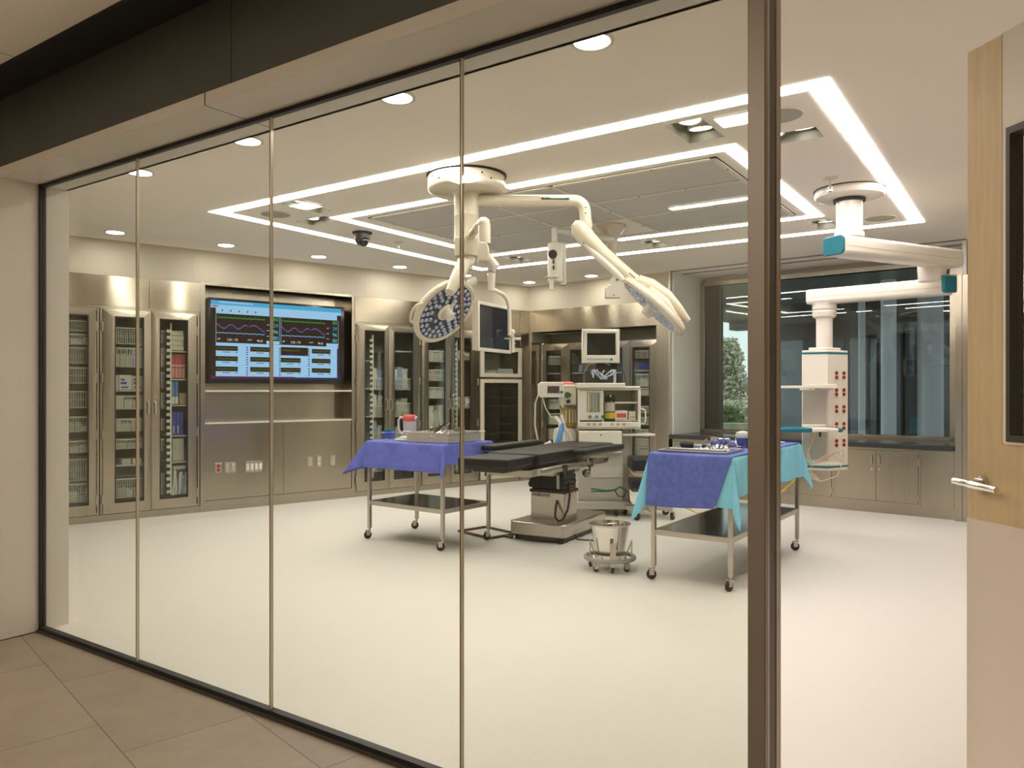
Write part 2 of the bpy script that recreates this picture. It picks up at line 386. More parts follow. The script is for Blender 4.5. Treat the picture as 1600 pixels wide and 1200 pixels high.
# corridor ceiling, slot and far side
struct('corridor_ceiling', MB().box(-7.6, 3.2, -2.6, 1.717, CEIL, CEIL+.05), 'ceil_c')
struct('trim_7', MB().box(-7.6, 3.2, 1.70, 1.718, CEIL-.004, 3.3), 'slot')
struct('ceiling_slot', MB().box(-7.6, 3.2, 1.70, 1.95, 3.03, 3.08), 'slot')
struct('wall_corridor_end', MB().box(-7.6, -7.5, -2.6, 1.95, 0, 3.1), 'wall')
struct('wall_corridor_back', MB().box(-7.6, 3.2, -2.7, -2.6, 0, 3.1), 'wall')
struct('wall_corridor_right', MB().box(3.1, 3.2, -2.6, 1.95, 0, 3.1), 'wall')
struct('wall_corridor_front', MB().box(.9, 3.2, 1.75, 1.95, 0, 3.1), 'wall')
# corridor lamps
def cor_lamp(x, y, lx, ly, name, label, pw):
    t = thing(name, label, 'light', (x, y, CEIL)); MB().box(-lx/2, lx/2, -ly/2, ly/2, -.006, .0).build('diffuser', 'strip_c', t)
    area_light('corridor_light', (x, y, CEIL-.02), lx, pw, (1, .86, .70), (0, 0, 0), ly)
M['strip_c'] = emitter('corridor_lamp', WARM, 7)
cor_lamp(-2.1, -2.05, 1.1, .09, 'linear_ceiling_light', 'narrow linear light in the corridor ceiling far from the glass', 42)
cor_lamp(-1.45, -.17, .22, .16, 'ceiling_light', 'small square light in the corridor ceiling close to the door', 18)
cor_lamp(-5.2, -.17, .22, .16, 'ceiling_light', 'small square light in the corridor ceiling at the left end', 18)
cor_lamp(-3.55, -.27, .22, .16, 'ceiling_light', 'small square light in the corridor ceiling in the middle of the glass wall', 13)
# glazed partition: four panes, seals, black channels
gp = tag(bpy.data.objects.new('window_1', None), kind='structure'); COL.objects.link(gp)
X0 = -4.782; JO = [0, 1.015, 2.061, 3.101, 4.140]
for i in range(4):
    MB().box(X0+JO[i]+.0045, X0+JO[i+1]-.0045, GY-.006, GY+.006, .022, HEAD-.016).build('glass_pane', 'pane', gp, smooth=False)
for i in (1, 2, 3):
    q = MB(); q.mix(0).box(X0+JO[i]-.0042, X0+JO[i]+.0008, GY-.0075, GY+.0075, .02, HEAD-.014); q.mix(1).box(X0+JO[i]+.0008, X0+JO[i]+.0042, GY-.007, GY+.007, .02, HEAD-.014)
    q.build('glass_edge', ['edge_dark', 'edge'], gp, smooth=False)
q = MB(); q.box(X0, X0+4.114, GY-.017, GY+.017, 0, .026); q.box(X0, X0+4.114, GY-.012, GY+.012, HEAD-.018, HEAD); q.box(X0, X0+.018, GY-.017, GY+.017, 0, HEAD)
q.build('channel', 'black', gp)
MB().box(X0+.0, X0+5.6, GY-.03, GY-.017, -.003, .008).build('threshold', 'bronze_dark', gp)
# bronze post between glass and doorway
mp_ = tag(bpy.data.objects.new('trim_8', None), kind='structure'); COL.objects.link(mp_)
MB().box(-.642, -.594, 2.062, 2.098, 0, HEAD).build('post', 'bronze', mp_, bevel=.003)
MB().box(-.642, -.600, 2.098, 2.232, 0, HEAD).build('post_core', 'bronze', mp_)
MB().box(-.600, -.594, 2.099, 2.160, 0, HEAD).build('seal', 'bronze_dark', mp_)
MB().box(-.600, -.592, 2.160, 2.192, 0, HEAD).build('post_edge', 'bronze_edge', mp_, bevel=.002)
MB().box(-.5955, -.5935, 2.080, 2.098, 0, HEAD).build('post_edge', 'bronze_edge', mp_)

# ---------------------------------------------------------------- door 1 (open leaf at the right)
d1 = tag(bpy.data.objects.new('door_1', None), kind='structure'); COL.objects.link(d1)
d1.location = (*DR.o, 0); d1.rotation_euler = (0, 0, DR.a)
DWD = 1.36
q = MB(); q.plate(0, DWD, .012, 2.59, .174, 1.17, 1.235, 2.26, 0, .045, r=.004, n=1)
q.build('door_leaf', 'wood', d1)
q = MB(); q.box(-.001, DWD+.001, -.003, .048, .012, .949); q.build('kick_panel', 'laminate2', d1)
q = MB(); q.plate(.150, 1.21, 1.221, 2.592, .174, 1.17, 1.235, 2.26, -.003, .046, r=.004, n=1); q.build('upper_panel', 'laminate', d1)
q = MB(); q.box(.1495, .1505, -.0035, .0, 1.22, 2.59); q.build('panel_groove', 'seam', d1)
# the lower part of the inner panel is wood again
q = MB(); q.plate(.169, 1.18, 1.228, 2.268, .184, 1.16, 1.25, 2.245, -.008, .047, r=.006, n=2); vf = q.build('vision_frame', 'bronze_dark', d1)
q = MB(); q.plate(.163, 1.19, 1.219, 2.276, .174, 1.17, 1.235, 2.26, -.005, .0, r=.004, n=1); q.build('vision_bead', 'laminate', vf)
MB().box(.18, 1.165, .018, .026, 1.24, 2.255).build('vision_glass', 'cabglass', d1, smooth=False)
q = MB(); q.T = Matrix.Translation((.062, -.003, 1.076)) @ Matrix.Rotation(pi/2, 4, 'X'); q.lathe([(.027, 0), (.027, .006), (.024, .010)], n=24)
lh = q.build('door_handle', 'chrome', d1)
q = MB(); q.tube([(.062, -.01, 1.076), (.062, -.045, 1.076), (.066, -.056, 1.076), (.085, -.060, 1.076), (.185, -.060, 1.070)], [.012, .012, .0125, .0125, .011], 12)
q.tube([(.062, -.052, 1.076), (.02, -.058, 1.079), (.0, -.06, 1.080)], [.011, .0115, .010], 12)
q.build('lever', 'chrome', lh)
q = MB(); q.T = Matrix.Translation((.062, .048, 1.076)) @ Matrix.Rotation(-pi/2, 4, 'X'); q.lathe([(.027, 0), (.027, .006), (.024, .010)], n=24); q.T = Matrix.Identity(4)
q.tube([(.062, .05, 1.076), (.062, .09, 1.076), (.085, .105, 1.076), (.185, .105, 1.07)], .011, 10); q.build('door_handle', 'chrome', d1)
# ================================================================ CEILING FIXTURES
def rect_line(name, x0, x1, y0, y1, w, label, gaps=()):
    """flush luminous line round a rectangle; gaps = (side, a, b)"""
    t = thing(name, label, 'light', ((x0+x1)/2, (y0+y1)/2, CEIL)); ox, oy = (x0+x1)/2, (y0+y1)/2
    def seg(xa, xb, ya, yb):
        q = MB(); q.box(xa-ox, xb-ox, ya-oy, yb-oy, -.004, -.001); q.build('diffuser', 'strip', t, smooth=False)
    def run(side, a, b):
        for g in gaps:
            if g[0] == side: 
                run2(side, a, g[1]); run2(side, g[2], b); return
        run2(side, a, b)
    def run2(side, a, b):
        if side == 'f': seg(a, b, y0, y0+w)
        if side == 'b': seg(a, b, y1-w, y1)
    run('f', x0, x1); run('b', x0, x1)
    seg(x0, x0+w, y0+w, y1-w); seg(x1-w, x1, y0+w, y1-w)
    return t
rect_line('linear_ceiling_light', -6.14, -.88, 4.157, 8.26, .118, 'large outer glowing rectangle of light lines set flush in the ceiling')
rect_line('linear_ceiling_light', -5.425, -1.615, 4.935, 7.46, .108, 'smaller inner glowing rectangle of light lines around the air diffuser', (('f', -4.10, -3.46), ('b', -4.16, -3.69)))
# air diffuser
t = thing('air_diffuser', 'grey perforated air diffuser panels in the middle of the ceiling', 'air diffuser', (-3.47, 6.19, CEIL))
xs = [-5.10, -3.88, -3.14, -1.84]; ys = [5.155, 5.81, 6.49, 7.22]
for i in range(3):
    for j in range(3):
        if i == 1 and j == 2: continue
        MB().box(xs[i]+.02+3.47, xs[i+1]-.02+3.47, ys[j]+.02-6.19, ys[j+1]-.02-6.19, -.006, -.001).build('perforated_panel', 'grille', t)
q = MB()
for x in xs: q.box(x-.02+3.47, x+.02+3.47, ys[0]-.02-6.19, ys[-1]+.02-6.19, -.012, -.001)
for y in ys: q.box(xs[0]-.02+3.47, xs[-1]+.02+3.47, y-.02-6.19, y+.02-6.19, -.0125, -.001)
q.build('rail', 'grid_rail', t)
q = MB(); q.plate(-5.127+3.47, -1.813+3.47, 5.128-6.19, 7.247-6.19, -5.12+3.47, -1.82+3.47, 5.135-6.19, 7.24-6.19, 0, .003, r=.002, n=1)
q.T = Matrix.Identity(4); o = q.build('shadow_gap', 'seam', t, rot=(-pi/2, 0, 0)); o.scale = (1, 1, -1); o.location = (0, 0, -.001)
for x in xs:
    for y in [5.45, 6.15, 6.85]: MB().cyl(x+3.47, y-6.19, -.015, -.012, .008, 8).build('screw', 'steel_dark', t)
for y in ys:
    for x in [-4.6, -2.7, -2.3]: MB().cyl(x+3.47, y-6.19, -.0155, -.012, .008, 8).build('screw', 'steel_dark', t)
# round downlights
def downlight(x, y, label, r=.085):
    t = thing('downlight', label, 'light', (x, y, CEIL), group='round ceiling downlights')
    MB().lathe([(r+.018, 0), (r+.018, -.004), (r, -.006), (r-.004, -.002)], n=28, caps=False).build('trim_ring', 'downtrim', t)
    MB().cyl(0, 0, -.004, -.002, r, 28).build('lamp', 'lamp', t)
    return t
dl0 = None
for x, y, l in [(-7.73, 4.17, 'round downlight over the leftmost glass door cabinet'), (-7.405, 5.231, 'round downlight above the left end of the wall screen'),
    (-7.124, 6.312, 'round downlight above the right end of the wall screen'), (-6.844, 7.435, 'round downlight above the cabinet just right of the wall screen'),
    (-6.60, 8.50, 'round downlight behind the ceiling lamp column'), (-6.233, 9.583, 'round downlight nearest the far room corner'),
    (-5.163, 9.536, 'round downlight above the anaesthesia machine wall'), (-1.684, 3.116, 'near round downlight right of the third glass joint'),
    (-2.89, 3.114, 'near round downlight cut by the header between second and third glass joints'), (-4.19, 3.115, 'near round downlight cut by the header left of the second glass joint'),
    (-5.45, 3.12, 'near round downlight at the first glass joint'), (.12, 8.75, 'round downlight seen through the door window')]:
    downlight(x, y, l)
# square recessed twin lamps
TWIN = [(-1.745, 4.565, .115, .205, 'near square recess with two lamps left of the bronze post'), (-1.31, 5.01, .2, .11, 'square recess with two lamps right of the bronze post'),
    (-5.27, 4.55, .10, .21, 'front square recess with two lamps near the left light corner'), (-5.62, 4.97, .2, .10, 'second square recess with two lamps near the left light corner'),
    (-3.46, 7.85, .10, .20, 'square recess with lamps between the back light lines behind the lamp arm'), (-1.70, 7.84, .10, .20, 'square recess with lamps left of the pendant mount'),
    (-5.24, 7.82, .10, .20, 'square recess with lamps at the back left behind the monitor arm')]
for x, y, hx, hy, l in TWIN:
    t = thing('recessed_lamp', l, 'light', (x, y, CEIL), group='square recessed twin lamps')
    q = MB(); h = .10
    vs = [(-hx, -hy, 0), (hx, -hy, 0), (hx, hy, 0), (-hx, hy, 0), (-hx*.85, -hy*.9, h), (hx*.85, -hy*.9, h), (hx*.85, hy*.9, h), (-hx*.85, hy*.9, h)]
    q.add(vs, [(0, 1, 5, 4), (1, 2, 6, 5), (2, 3, 7, 6), (3, 0, 4, 7), (4, 5, 6, 7)]); q.build('recess_box', 'baffle', t, smooth=False)
    for s in (-1, 1):
        c = (0, s*hy*.48) if hy > hx else (s*hx*.48, 0)
        q = MB(); q.T = Matrix.Translation((c[0], c[1], .045)) @ Matrix.Rotation(radians(8*s), 4, 'X')
        q.lathe([(.083, .05), (.083, 0), (.070, -.002), (.068, .012)], n=24, caps=False); lr = q.build('lamp_ring', 'white', t)
        q = MB(); q.T = Matrix.Translation((c[0], c[1], .045)) @ Matrix.Rotation(radians(8*s), 4, 'X'); q.cyl(0, 0, .006, .012, .069, 24); q.build('lamp', 'lamp2', lr)
# rebuild the openings so that they match the twin lamps
for o_ in [o_ for o_ in bpy.data.objects if o_.name == 'ceiling']: bpy.data.objects.remove(o_)
struct('ceiling', holed(-9.0, 2.2, 2.30, 11.2, CEIL, [(x-hx, x+hx, y-hy, y+hy) for x, y, hx, hy, l in TWIN]), 'ceiling', smooth=False)
for x, y, l in [(-5.72, 4.56, 'round ceiling speaker near the left light corner'), (-1.235, 4.57, 'round ceiling speaker right of the bronze post'), (-1.20, 7.83, 'round ceiling speaker behind the pendant mount')]:
    t = thing('ceiling_speaker', l, 'speaker', (x, y, CEIL), group='round ceiling speakers')
    MB().lathe([(.132, 0), (.132, -.005), (.126, -.008)], n=36, caps=False).build('rim', 'downtrim', t); MB().cyl(0, 0, -.007, -.001, .126, 36).build('grille', 'speaker', t)
for X, Z, l in [(2.402, 5.80, 'small sprinkler head beside the pendant mount'), (-1.224, 8.31, 'small sprinkler head right of the black dome camera')]:
    p = at(X, Z); t = thing('sprinkler', l, 'sprinkler', (*p, CEIL), YAW, group='ceiling sprinklers')
    MB().cyl(0, 0, -.006, 0, .055, 20).build('escutcheon', 'white', t)
    q = MB(); q.tube([(0, 0, -.004), (0, 0, -.06)], .007, 8); q.tube([(0, 0, -.055), (.014, 0, -.07), (.012, 0, -.09), (0, 0, -.1)], .004, 6); q.tube([(0, 0, -.055), (-.014, 0, -.07), (-.012, 0, -.09), (0, 0, -.1)], .004, 6); q.cyl(0, 0, -.103, -.1, .018, 12)
    q.build('head', 'chrome', t)
t = thing('dome_camera', 'black dome security camera on the ceiling', 'camera', (-5.659, 5.587, CEIL), YAW)
MB().lathe([(.10, 0), (.10, -.012), (.088, -.02), (.08, -.02)], n=32).build('flange', 'black', t)
q = MB(); q.lathe([(.078, -.015), (.078, -.07), (.07, -.10), (.05, -.125), (.02, -.135)], n=32); q.build('housing', 'dark_plastic', t)
q = MB(); q.ball((.02, -.025, -.095), .055, 16); q.build('dome', mat('dome_black', (.01, .01, .01), .05), t)

# ================================================================ STEEL FACINGS OF THE ROOM
def fs(name, fr, dims, m, label=None, bevel=.0):
    mb = MB(); mb.T = Matrix.Translation((fr.o[0], fr.o[1], 0)) @ Matrix.Rotation(fr.a, 4, 'Z')
    for d in dims: mb.box(*d)
    return struct(name, mb, m, None, label, bevel=bevel)
fs('trim_9', CW, [(-1.9, -.25, -.012, .0, 2.292, 2.617), (-.247, .746, -.012, 0, 2.292, 2.617), (.749, 1.29, -.012, 0, 2.292, 2.617), (3.245, 5.27, -.012, 0, 2.292, 2.617), (5.273, 6.05, -.012, 0, 1.99+.05, 2.617)], 'steel_header', bevel=.001)
fs('trim_10', CW, [(-1.9, .262, -.004, .05, 2.27, 2.292), (.262, 1.29, -.004, .05, 2.27, 2.292), (3.245, 5.27, -.004, .05, 2.27, 2.292)], 'steel')
fs('trim_11', CW, [(6.055, 6.32, -.02, .3, 0, 2.617)], 'steel', bevel=.002)
fs('trim_12', FW, [(.03, 2.36, -.012, 0, 2.285, 2.617), (.03, 2.36, 0, .27, 2.285, 2.30)], 'steel_header', bevel=.001)
fs('trim_13', FW, [(2.21, 2.40, -.012, .27, 0, 2.285), (2.36, 2.42, -.012, .02, 2.285, 2.62), (-.06, .03, -.012, .27, 0, 2.617)], 'steel', bevel=.002)
fs('trim_14', FW, [(2.40, 2.425, -.02, .03, .74, CEIL)], 'steel_plain')
fs('trim_15', FW, [(5.80, 5.865, -.02, .9, 0, 2.62), (5.868, 5.94, -.022, .12, 0, 2.62)], 'steel', bevel=.002)
fs('trim_16', FW, [(5.94, 8.6, -.012, 0, 2.29, 2.617)], 'steel_header')
fs('baseboard_left', CW, [(-1.9, 1.29, -.006, .05, 0, .072), (1.29, 3.245, -.01, .05, 0, .122), (3.245, 6.06, -.006, .05, 0, .066)], 'steel')
fs('baseboard_far', FW, [(.03, 2.21, .244, .30, 0, .10), (2.42, 5.80, .05, .1, 0, .115), (5.94, 8.6, -.006, .05, 0, .07)], 'steel')
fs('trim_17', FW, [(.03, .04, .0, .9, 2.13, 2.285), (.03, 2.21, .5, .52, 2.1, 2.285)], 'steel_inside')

# window 2 in the bay
w2 = tag(bpy.data.objects.new('window_2', None), kind='structure'); COL.objects.link(w2); w2.location = (*FW.p(0, 0)[:2], 0); w2.rotation_euler = (0, 0, FW.a)
q = MB(); q.box(2.45, 2.522, .82, .9, .80, 2.95); q.box(5.60, 5.66, .82, .9, .80, 2.95); q.box(2.45, 5.66, .82, .9, .80, .845); q.box(2.45, 5.66, .82, .9, 2.87, 2.93); q.box(5.66, 5.80, .80, .9, .80, 2.95)
q.build('window_frame', 'steel', w2, bevel=.002)
MB().box(2.735, 2.765, .84, .9, .845, 2.87).build('window_mullion', 'bronze_dark', w2)
MB().box(2.525, 2.735, .85, .87, .846, 2.87).build('dark_panel', mat('dark_glass_panel', (.045, .042, .038), .15), w2)
MB().box(2.765, 5.60, .86, .872, .846, 2.87).build('window_glass', 'winglass', w2, smooth=False)

# counter and its cabinets
t = thing('worktop', 'long dark stone worktop under the big window', 'worktop', FW.p(2.41, 0, 0), FW.a)
MB().box(0, 3.385, -.035, .89, .745, .80).build('slab', 'counter', t, bevel=.004)
def base_cab(s0, s1, label, split=True):
    t = thing('base_cabinet', label, 'cabinet', FW.p(s0, 0, 0), FW.a, group='steel base cabinets under the window')
    w = s1-s0; q = MB(); q.box(0, w, .012, .6, .115, .743); q.box(0, .022, -.0, .02, .115, .743); q.box(w-.022, w, 0, .02, .115, .743); q.box(.02, w-.02, 0, .02, .715, .743); q.box(.02, w-.02, 0, .02, .115, .14)
    q.build('carcass', 'steel', t)
    if split:
        for i in range(2):
            a = .025 + i*(w/2-.0235); b = a + w/2-.0265
            d = MB().box(a, b, -.008, .012, .143, .712).build('door', 'steel', t, bevel=.002)
            hx = b-.04 if i == 0 else a+.04
            q = MB(); q.tube([(hx, -.006, .56), (hx, -.035, .565), (hx, -.035, .655), (hx, -.006, .66)], .006, 8); q.build('handle', 'chrome', d)
            q = MB(); q.T = Matrix.Translation((hx, -.008, .50)) @ Matrix.Rotation(pi/2, 4, 'X'); q.cyl(0, 0, 0, .006, .010, 12); q.build('lock', 'chrome', d)
            q = MB(); hxx = a-.006 if i == 0 else b+.006
            for z in (.22, .6): MB().cyl(hxx, -.006, z-.035, z+.035, .006, 8).build('hinge', 'steel_plain', d)
    else:
        MB().box(.01, w-.01, -.006, .012, .12, .74).build('panel', 'steel', t, bevel=.002)
base_cab(2.45, 3.50, 'steel base cabinet under the left end of the dark worktop')
base_cab(3.503, 4.547, 'steel base cabinet behind the pendant head under the worktop')
base_cab(4.549, 5.467, 'steel two door base cabinet right of the pendant under the worktop')
base_cab(5.469, 5.80, 'plain narrow steel panel unit at the right end of the worktop', False)

# ================================================================ OUTSIDE THE WINDOW
struct('ground_outside', MB().box(-30, 60, 11.3, 120, -.35, -.15), mat('pale_grass_ground', (.36, .37, .22), .9, noise=.3, nscale=2))
struct('path_outside', MB().box(-8, 20, 11.3, 18, -.149, -.10), mat('pale_paving', (.42, .44, .46), .7))
cz = MB(); p0 = at(-4, 12.9); 
cz.T = Matrix.Rotation(FW.a, 4, 'Z'); cz.box(-9, 16, 11.8, 20.5, 3.25, 3.7); cz.box(-9, 16, 20.2, 20.7, 3.05, 3.3); cz.box(-9, 16, 15.0, 15.3, 3.1, 3.3)
o = struct('canopy', cz, mat('dark_canopy_metal', (.10, .12, .12), .35, .3))
t = thing('garden_wall', 'low pale stone wall outside the window before the trees', 'wall', (*at(6.0, 24), -.15), YAW)
MB().box(-7, 4, 0, .4, 0, .5).build('stones', mat('pale_stone', (.5, .5, .42), .9, noise=.3, nscale=3), t)
# dark framed revolving door drum and glazed lobby outside
drum = thing('revolving_door', 'dark framed curved glass revolving door outside the window', 'door', (*at(7.0, 17.0), -.1), YAW)
q = MB(); R = 1.25
for k in range(10):
    a = 2*pi*k/10 + .2; q.box(R*cos(a)-.05, R*cos(a)+.05, R*sin(a)-.05, R*sin(a)+.05, 0, 2.9)
q.build('post', mat('dark_frame_outside', (.035, .045, .05), .4, .4), drum)
MB().lathe([(R+.08, 2.55), (R+.08, 3.1), (0.02, 3.1)], n=36, caps=False).build('fascia_ring', 'bronze_dark', drum)
MB().lathe([(R, 0), (R, 2.6)], n=48, caps=False).build('curved_glass', mat('blue_grey_glass_outside', (.13, .155, .155), .15, .2), drum)
q = MB(); q.box(-R+.1, R-.1, -.02, .02, 0, 2.5); q.box(-.02, .02, -R+.1, R-.1, 0, 2.5); q.build('wing', MC['blue_grey_glass_outside'], drum)
lob = thing('lobby_glazing', 'dark glazed entrance front with tall frames outside the window', 'building', (*at(10.2, 18.9), -.1), YAW)
MB().box(-3.2, 9, .3, .5, 0, 3.6).build('back_wall', mat('grey_green_cladding', (.10, .13, .13), .5), lob)
fm = MC['dark_frame_outside']
for i in range(12): MB().box(-3.0+i*.62, -2.9+i*.62, 0, .2, 0, 3.4).build('frame_post', fm, lob)
for i in range(12):
    if i % 3 != 1: MB().box(-2.9+i*.62, -2.38+i*.62, .12, .15, .05, 3.3).build('glazing', [mat('lobby_pane_%s' % 'abc'[i % 3], [(.22, .25, .25), (.26, .255, .24), (.07, .08, .08)][i % 3], .2)], lob)
for X, Z, r, l in [(8.2, 15.05, .23, 'broad pale round column outside near the right edge of the window'), (6.35, 12.95, .12, 'slimmer pale column outside in the middle of the window'), (6.33, 13.9, .06, 'thin pale pipe column outside right of the slimmer column')]:
    t = thing('outdoor_column', l, 'column', (*at(X, Z), -.1), 0)
    MB().lathe([(r, 0), (r, 3.36)], n=28).build('shaft', mat('blue_white_column_paint', (.60, .63, .65), .4), t)
    MB().lathe([(r*1.2, 0), (r*1.2, .12), (r*1.02, .16)], n=28).build('base_ring', 'steel_plain', t)
# woods
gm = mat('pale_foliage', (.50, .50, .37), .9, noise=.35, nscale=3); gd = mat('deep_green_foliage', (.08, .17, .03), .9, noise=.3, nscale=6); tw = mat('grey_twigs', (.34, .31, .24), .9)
def shrub(name, label, cat, X, Z, w, h, m, n, seed, leaf=.12, trunk=True):
    r = random.Random(seed); t = thing(name, label, cat, (*at(X, Z), -.15), YAW, group='trees and shrubs outside the window')
    q = MB()
    for i in range(n):
        u = r.uniform(-1, 1); v = r.uniform(-1, 1); zz = r.random()
        if u*u+v*v > 1: continue
        k = (1-.5*zz)
        c = Vector((u*w/2*k, v*w/2*k, .15*h+zz*h*.85)); s = leaf*r.uniform(.5, 1.4)
        a = Vector((r.gauss(0, 1), r.gauss(0, 1), r.gauss(0, 1))).normalized(); b = a.orthogonal().normalized()
        q.add([c+a*s, c+b*s*.7, c-a*s, c-b*s*.7], [(0, 1, 2, 3)])
    q.build('foliage', m, t, smooth=False)
    if trunk:
        q = MB()
        for i in range(9):
            x = r.uniform(-w*.35, w*.35); y = r.uniform(-w*.3, w*.3)
            q.tube([(x*.5, y*.5, 0), (x*.8, y*.8, h*.5), (x*1.1+r.uniform(-.3, .3), y*1.1, h*r.uniform(.85, 1.12))], [.07, .05, .012], 6)
        q.build('trunk', tw, t)
for i in range(9):
    X = 8.4 + i*2.5; Z = 36 + (i % 2)*4
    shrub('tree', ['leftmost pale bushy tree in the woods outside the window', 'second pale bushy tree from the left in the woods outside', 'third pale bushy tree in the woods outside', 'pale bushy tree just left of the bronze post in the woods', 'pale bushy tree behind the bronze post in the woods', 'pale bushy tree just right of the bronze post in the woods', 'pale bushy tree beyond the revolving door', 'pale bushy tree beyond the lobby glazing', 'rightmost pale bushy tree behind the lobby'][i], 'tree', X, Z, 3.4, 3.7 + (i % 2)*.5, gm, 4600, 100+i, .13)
shrub('bush', 'small deep green bush low outside the window', 'bush', 7.45, 26.3, 1.3, .95, gd, 1100, 5, .08, False)
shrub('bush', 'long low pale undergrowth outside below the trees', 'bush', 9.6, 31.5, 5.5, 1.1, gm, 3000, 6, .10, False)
# ================================================================ CABINETS
M['red_screen'] = M['red']
def cabinet(fr, s0, s1, yoff, z0, ztop, doors, label, handle_z=1.2, depth=.46, shelves=(), name='storage_cabinet', group='glass door steel cabinets', rail=True, win=(.19, 2.185)):
    """doors: list of (door x0, x1, window x0, x1, hinge side)"""
    t = thing(name, label, 'cabinet', fr.p(s0, yoff, 0), fr.a, group=group); w = s1-s0
    q = MB(); q.box(0, .02, .0, depth, z0, ztop); q.box(w-.02, w, 0, depth, z0, ztop); q.box(.02, w-.02, 0, depth, z0, z0+.025); q.box(.02, w-.02, 0, depth, ztop-.03, ztop)
    q.build('carcass', 'steel', t, bevel=.001)
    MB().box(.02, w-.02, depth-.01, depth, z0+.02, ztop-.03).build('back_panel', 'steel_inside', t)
    for z in shelves: MB().box(.022, w-.022, .03, depth-.012, z-.012, z).build('shelf', 'shelf', t)
    n = len(doors)
    for i, (a, b, wa, wb, side) in enumerate(doors):
        q = MB(); q.plate(a, b, z0+.008, ztop-.008, wa, wb, win[0], win[1], -.016, .004, r=.022, n=5); d = q.build('door', 'steel', t, bevel=.0015)
        q = MB(); q.plate(wa-.002, wb+.002, win[0]-.002, win[1]+.002, wa+.009, wb-.009, win[0]+.009, win[1]-.009, -.018, .006, r=.018, n=5); q.build('gasket', 'gasket', d)
        MB().box(wa+.004, wb-.004, -.008, -.003, win[0]+.004, win[1]-.004).build('door_glass', 'cabglass', d, smooth=False)
        hx = b-.035 if side == 'l' else a+.035
        if handle_z:
            q = MB(); q.tube([(hx, -.014, handle_z-.07), (hx, -.046, handle_z-.062), (hx, -.046, handle_z+.062), (hx, -.014, handle_z+.07)], .0075, 8); q.build('handle', 'chrome', d)
            if side == 'r':
                q = MB(); q.T = Matrix.Translation((hx, -.016, handle_z+.125)) @ Matrix.Rotation(pi/2, 4, 'X'); q.cyl(0, 0, 0, .008, .014, 14); q.build('lock', 'chrome', d)
        gx = a-.004 if side == 'l' else b+.004
        for z in (z0+.16, (z0+ztop)/2-.25, (z0+ztop)/2+.35, ztop-.2): MB().cyl(gx, -.016, z-.05, z+.05, .008, 8).build('hinge', 'steel_plain', d)
    return t
c0 = cabinet(CW, -.76, .255, 0, .075, 2.27, [(-.76+.79, .485, .10, .40, 'l'), (.488, .985, .60, .915, 'r')], 'leftmost steel glass door cabinet, cut off by the glass wall jamb')
c1 = cabinet(CW, .265, 1.285, 0, .075, 2.27, [(.022, .502, .139, .428, 'l'), (.505, .985, .590, .890, 'r')], 'steel glass door cabinet left of the wall screen', shelves=())
c2 = cabinet(CW, 3.25, 4.26, 0, .068, 2.27, [(.018, .503, .137, .437, 'l'), (.506, .99, .583, .888, 'r')], 'steel glass door cabinet right of the wall screen', shelves=())
c3 = cabinet(CW, 4.27, 5.27, 0, .068, 2.27, [(.018, .498, .107, .40, 'l'), (.501, .97, .555, .853, 'r')], 'steel glass door cabinet behind the hanging surgical lamp', shelves=(), win=(.19, 2.15))
cf1 = cabinet(FW, .045, 1.115, .25, .10, 2.115, [(.02, .52, .09, .375, 'l'), (.523, 1.05, .55+.0, .80, 'r')], 'steel glass door cabinet in the far recess, left of the anaesthesia machine', handle_z=1.15, shelves=(), win=(.42, 2.01), group='glass door steel cabinets in the far recess')
cf2 = cabinet(FW, 1.12, 2.20, .25, .10, 2.115, [(.02, .52, .09, .40, 'l'), (.523, 1.05, .565, .845, 'r')], 'steel glass door cabinet in the far recess, right of the anaesthesia machine', handle_z=1.15, shelves=(), win=(.42, 2.01), group='glass door steel cabinets in the far recess')
cf3 = cabinet(FW, 6.0, 7.0, 0, .07, 2.27, [(.02, .50, .09, .43, 'l'), (.503, .98, .59, .91, 'r')], 'steel glass door cabinet seen through the door window', shelves=(), group='glass door steel cabinets in the far recess')

# warming cabinet pair of doors at the far end of the cabinet wall
t = thing('warming_cabinet', 'tall warming cabinet with pale framed glass doors near the far corner', 'cabinet', CW.p(5.28, 0, 0), CW.a)
q = MB(); q.box(0, .02, 0, .48, .06, 2.0); q.box(.755, .775, 0, .48, .06, 2.0); q.box(0, .775, 0, .48, .06, .09); q.box(0, .775, 0, .48, 1.97, 2.0); q.box(0, .775, .0, .48, 1.562, 1.586); q.build('carcass', 'steel', t, bevel=.001)
MB().box(.02, .755, .46, .475, .06, 2.0).build('back_panel', mat('olive_grey_liner', (.55, .55, .45), .5), t)
pf = mat('pale_aluminium_frame', (.62, .58, .48), .4, .25)
for nm, za, zb in (('upper', 1.59, 2.035), ('lower', .07, 1.558)):
    q = MB(); q.plate(.012, .80, za, zb, .075, .735, za+.055, zb-.055, -.03, -.004, r=.006, n=2); d = q.build('door', pf, t, bevel=.002)
    MB().box(.07, .74, -.02, -.012, za+.05, zb-.05).build('door_glass', 'cabglass', d, smooth=False)
for k in range(10): MB().box(.022, .753, .05, .455, .20+k*.135, .205+k*.135).build('shelf', 'steel_plain', t)
q = MB(); q.box(.34, .40, .44, .458, .1, 1.95); q.build('shelf_rail', 'seam', t)
t = thing('control_panel', 'dark control panel above the pale framed warming cabinet', 'panel', CW.p(5.35, 0, 0), CW.a)
MB().box(.0, .66, -.03, .0, 2.075, 2.215).build('housing', 'dark_plastic', t, bevel=.004); MB().box(.45, .60, -.033, -.029, 2.10, 2.115).build('label_strip', 'paper', t)
fs('trim_18', CW, [(5.28, 6.05, .0, .05, 2.035, 2.29)], 'steel_inside')

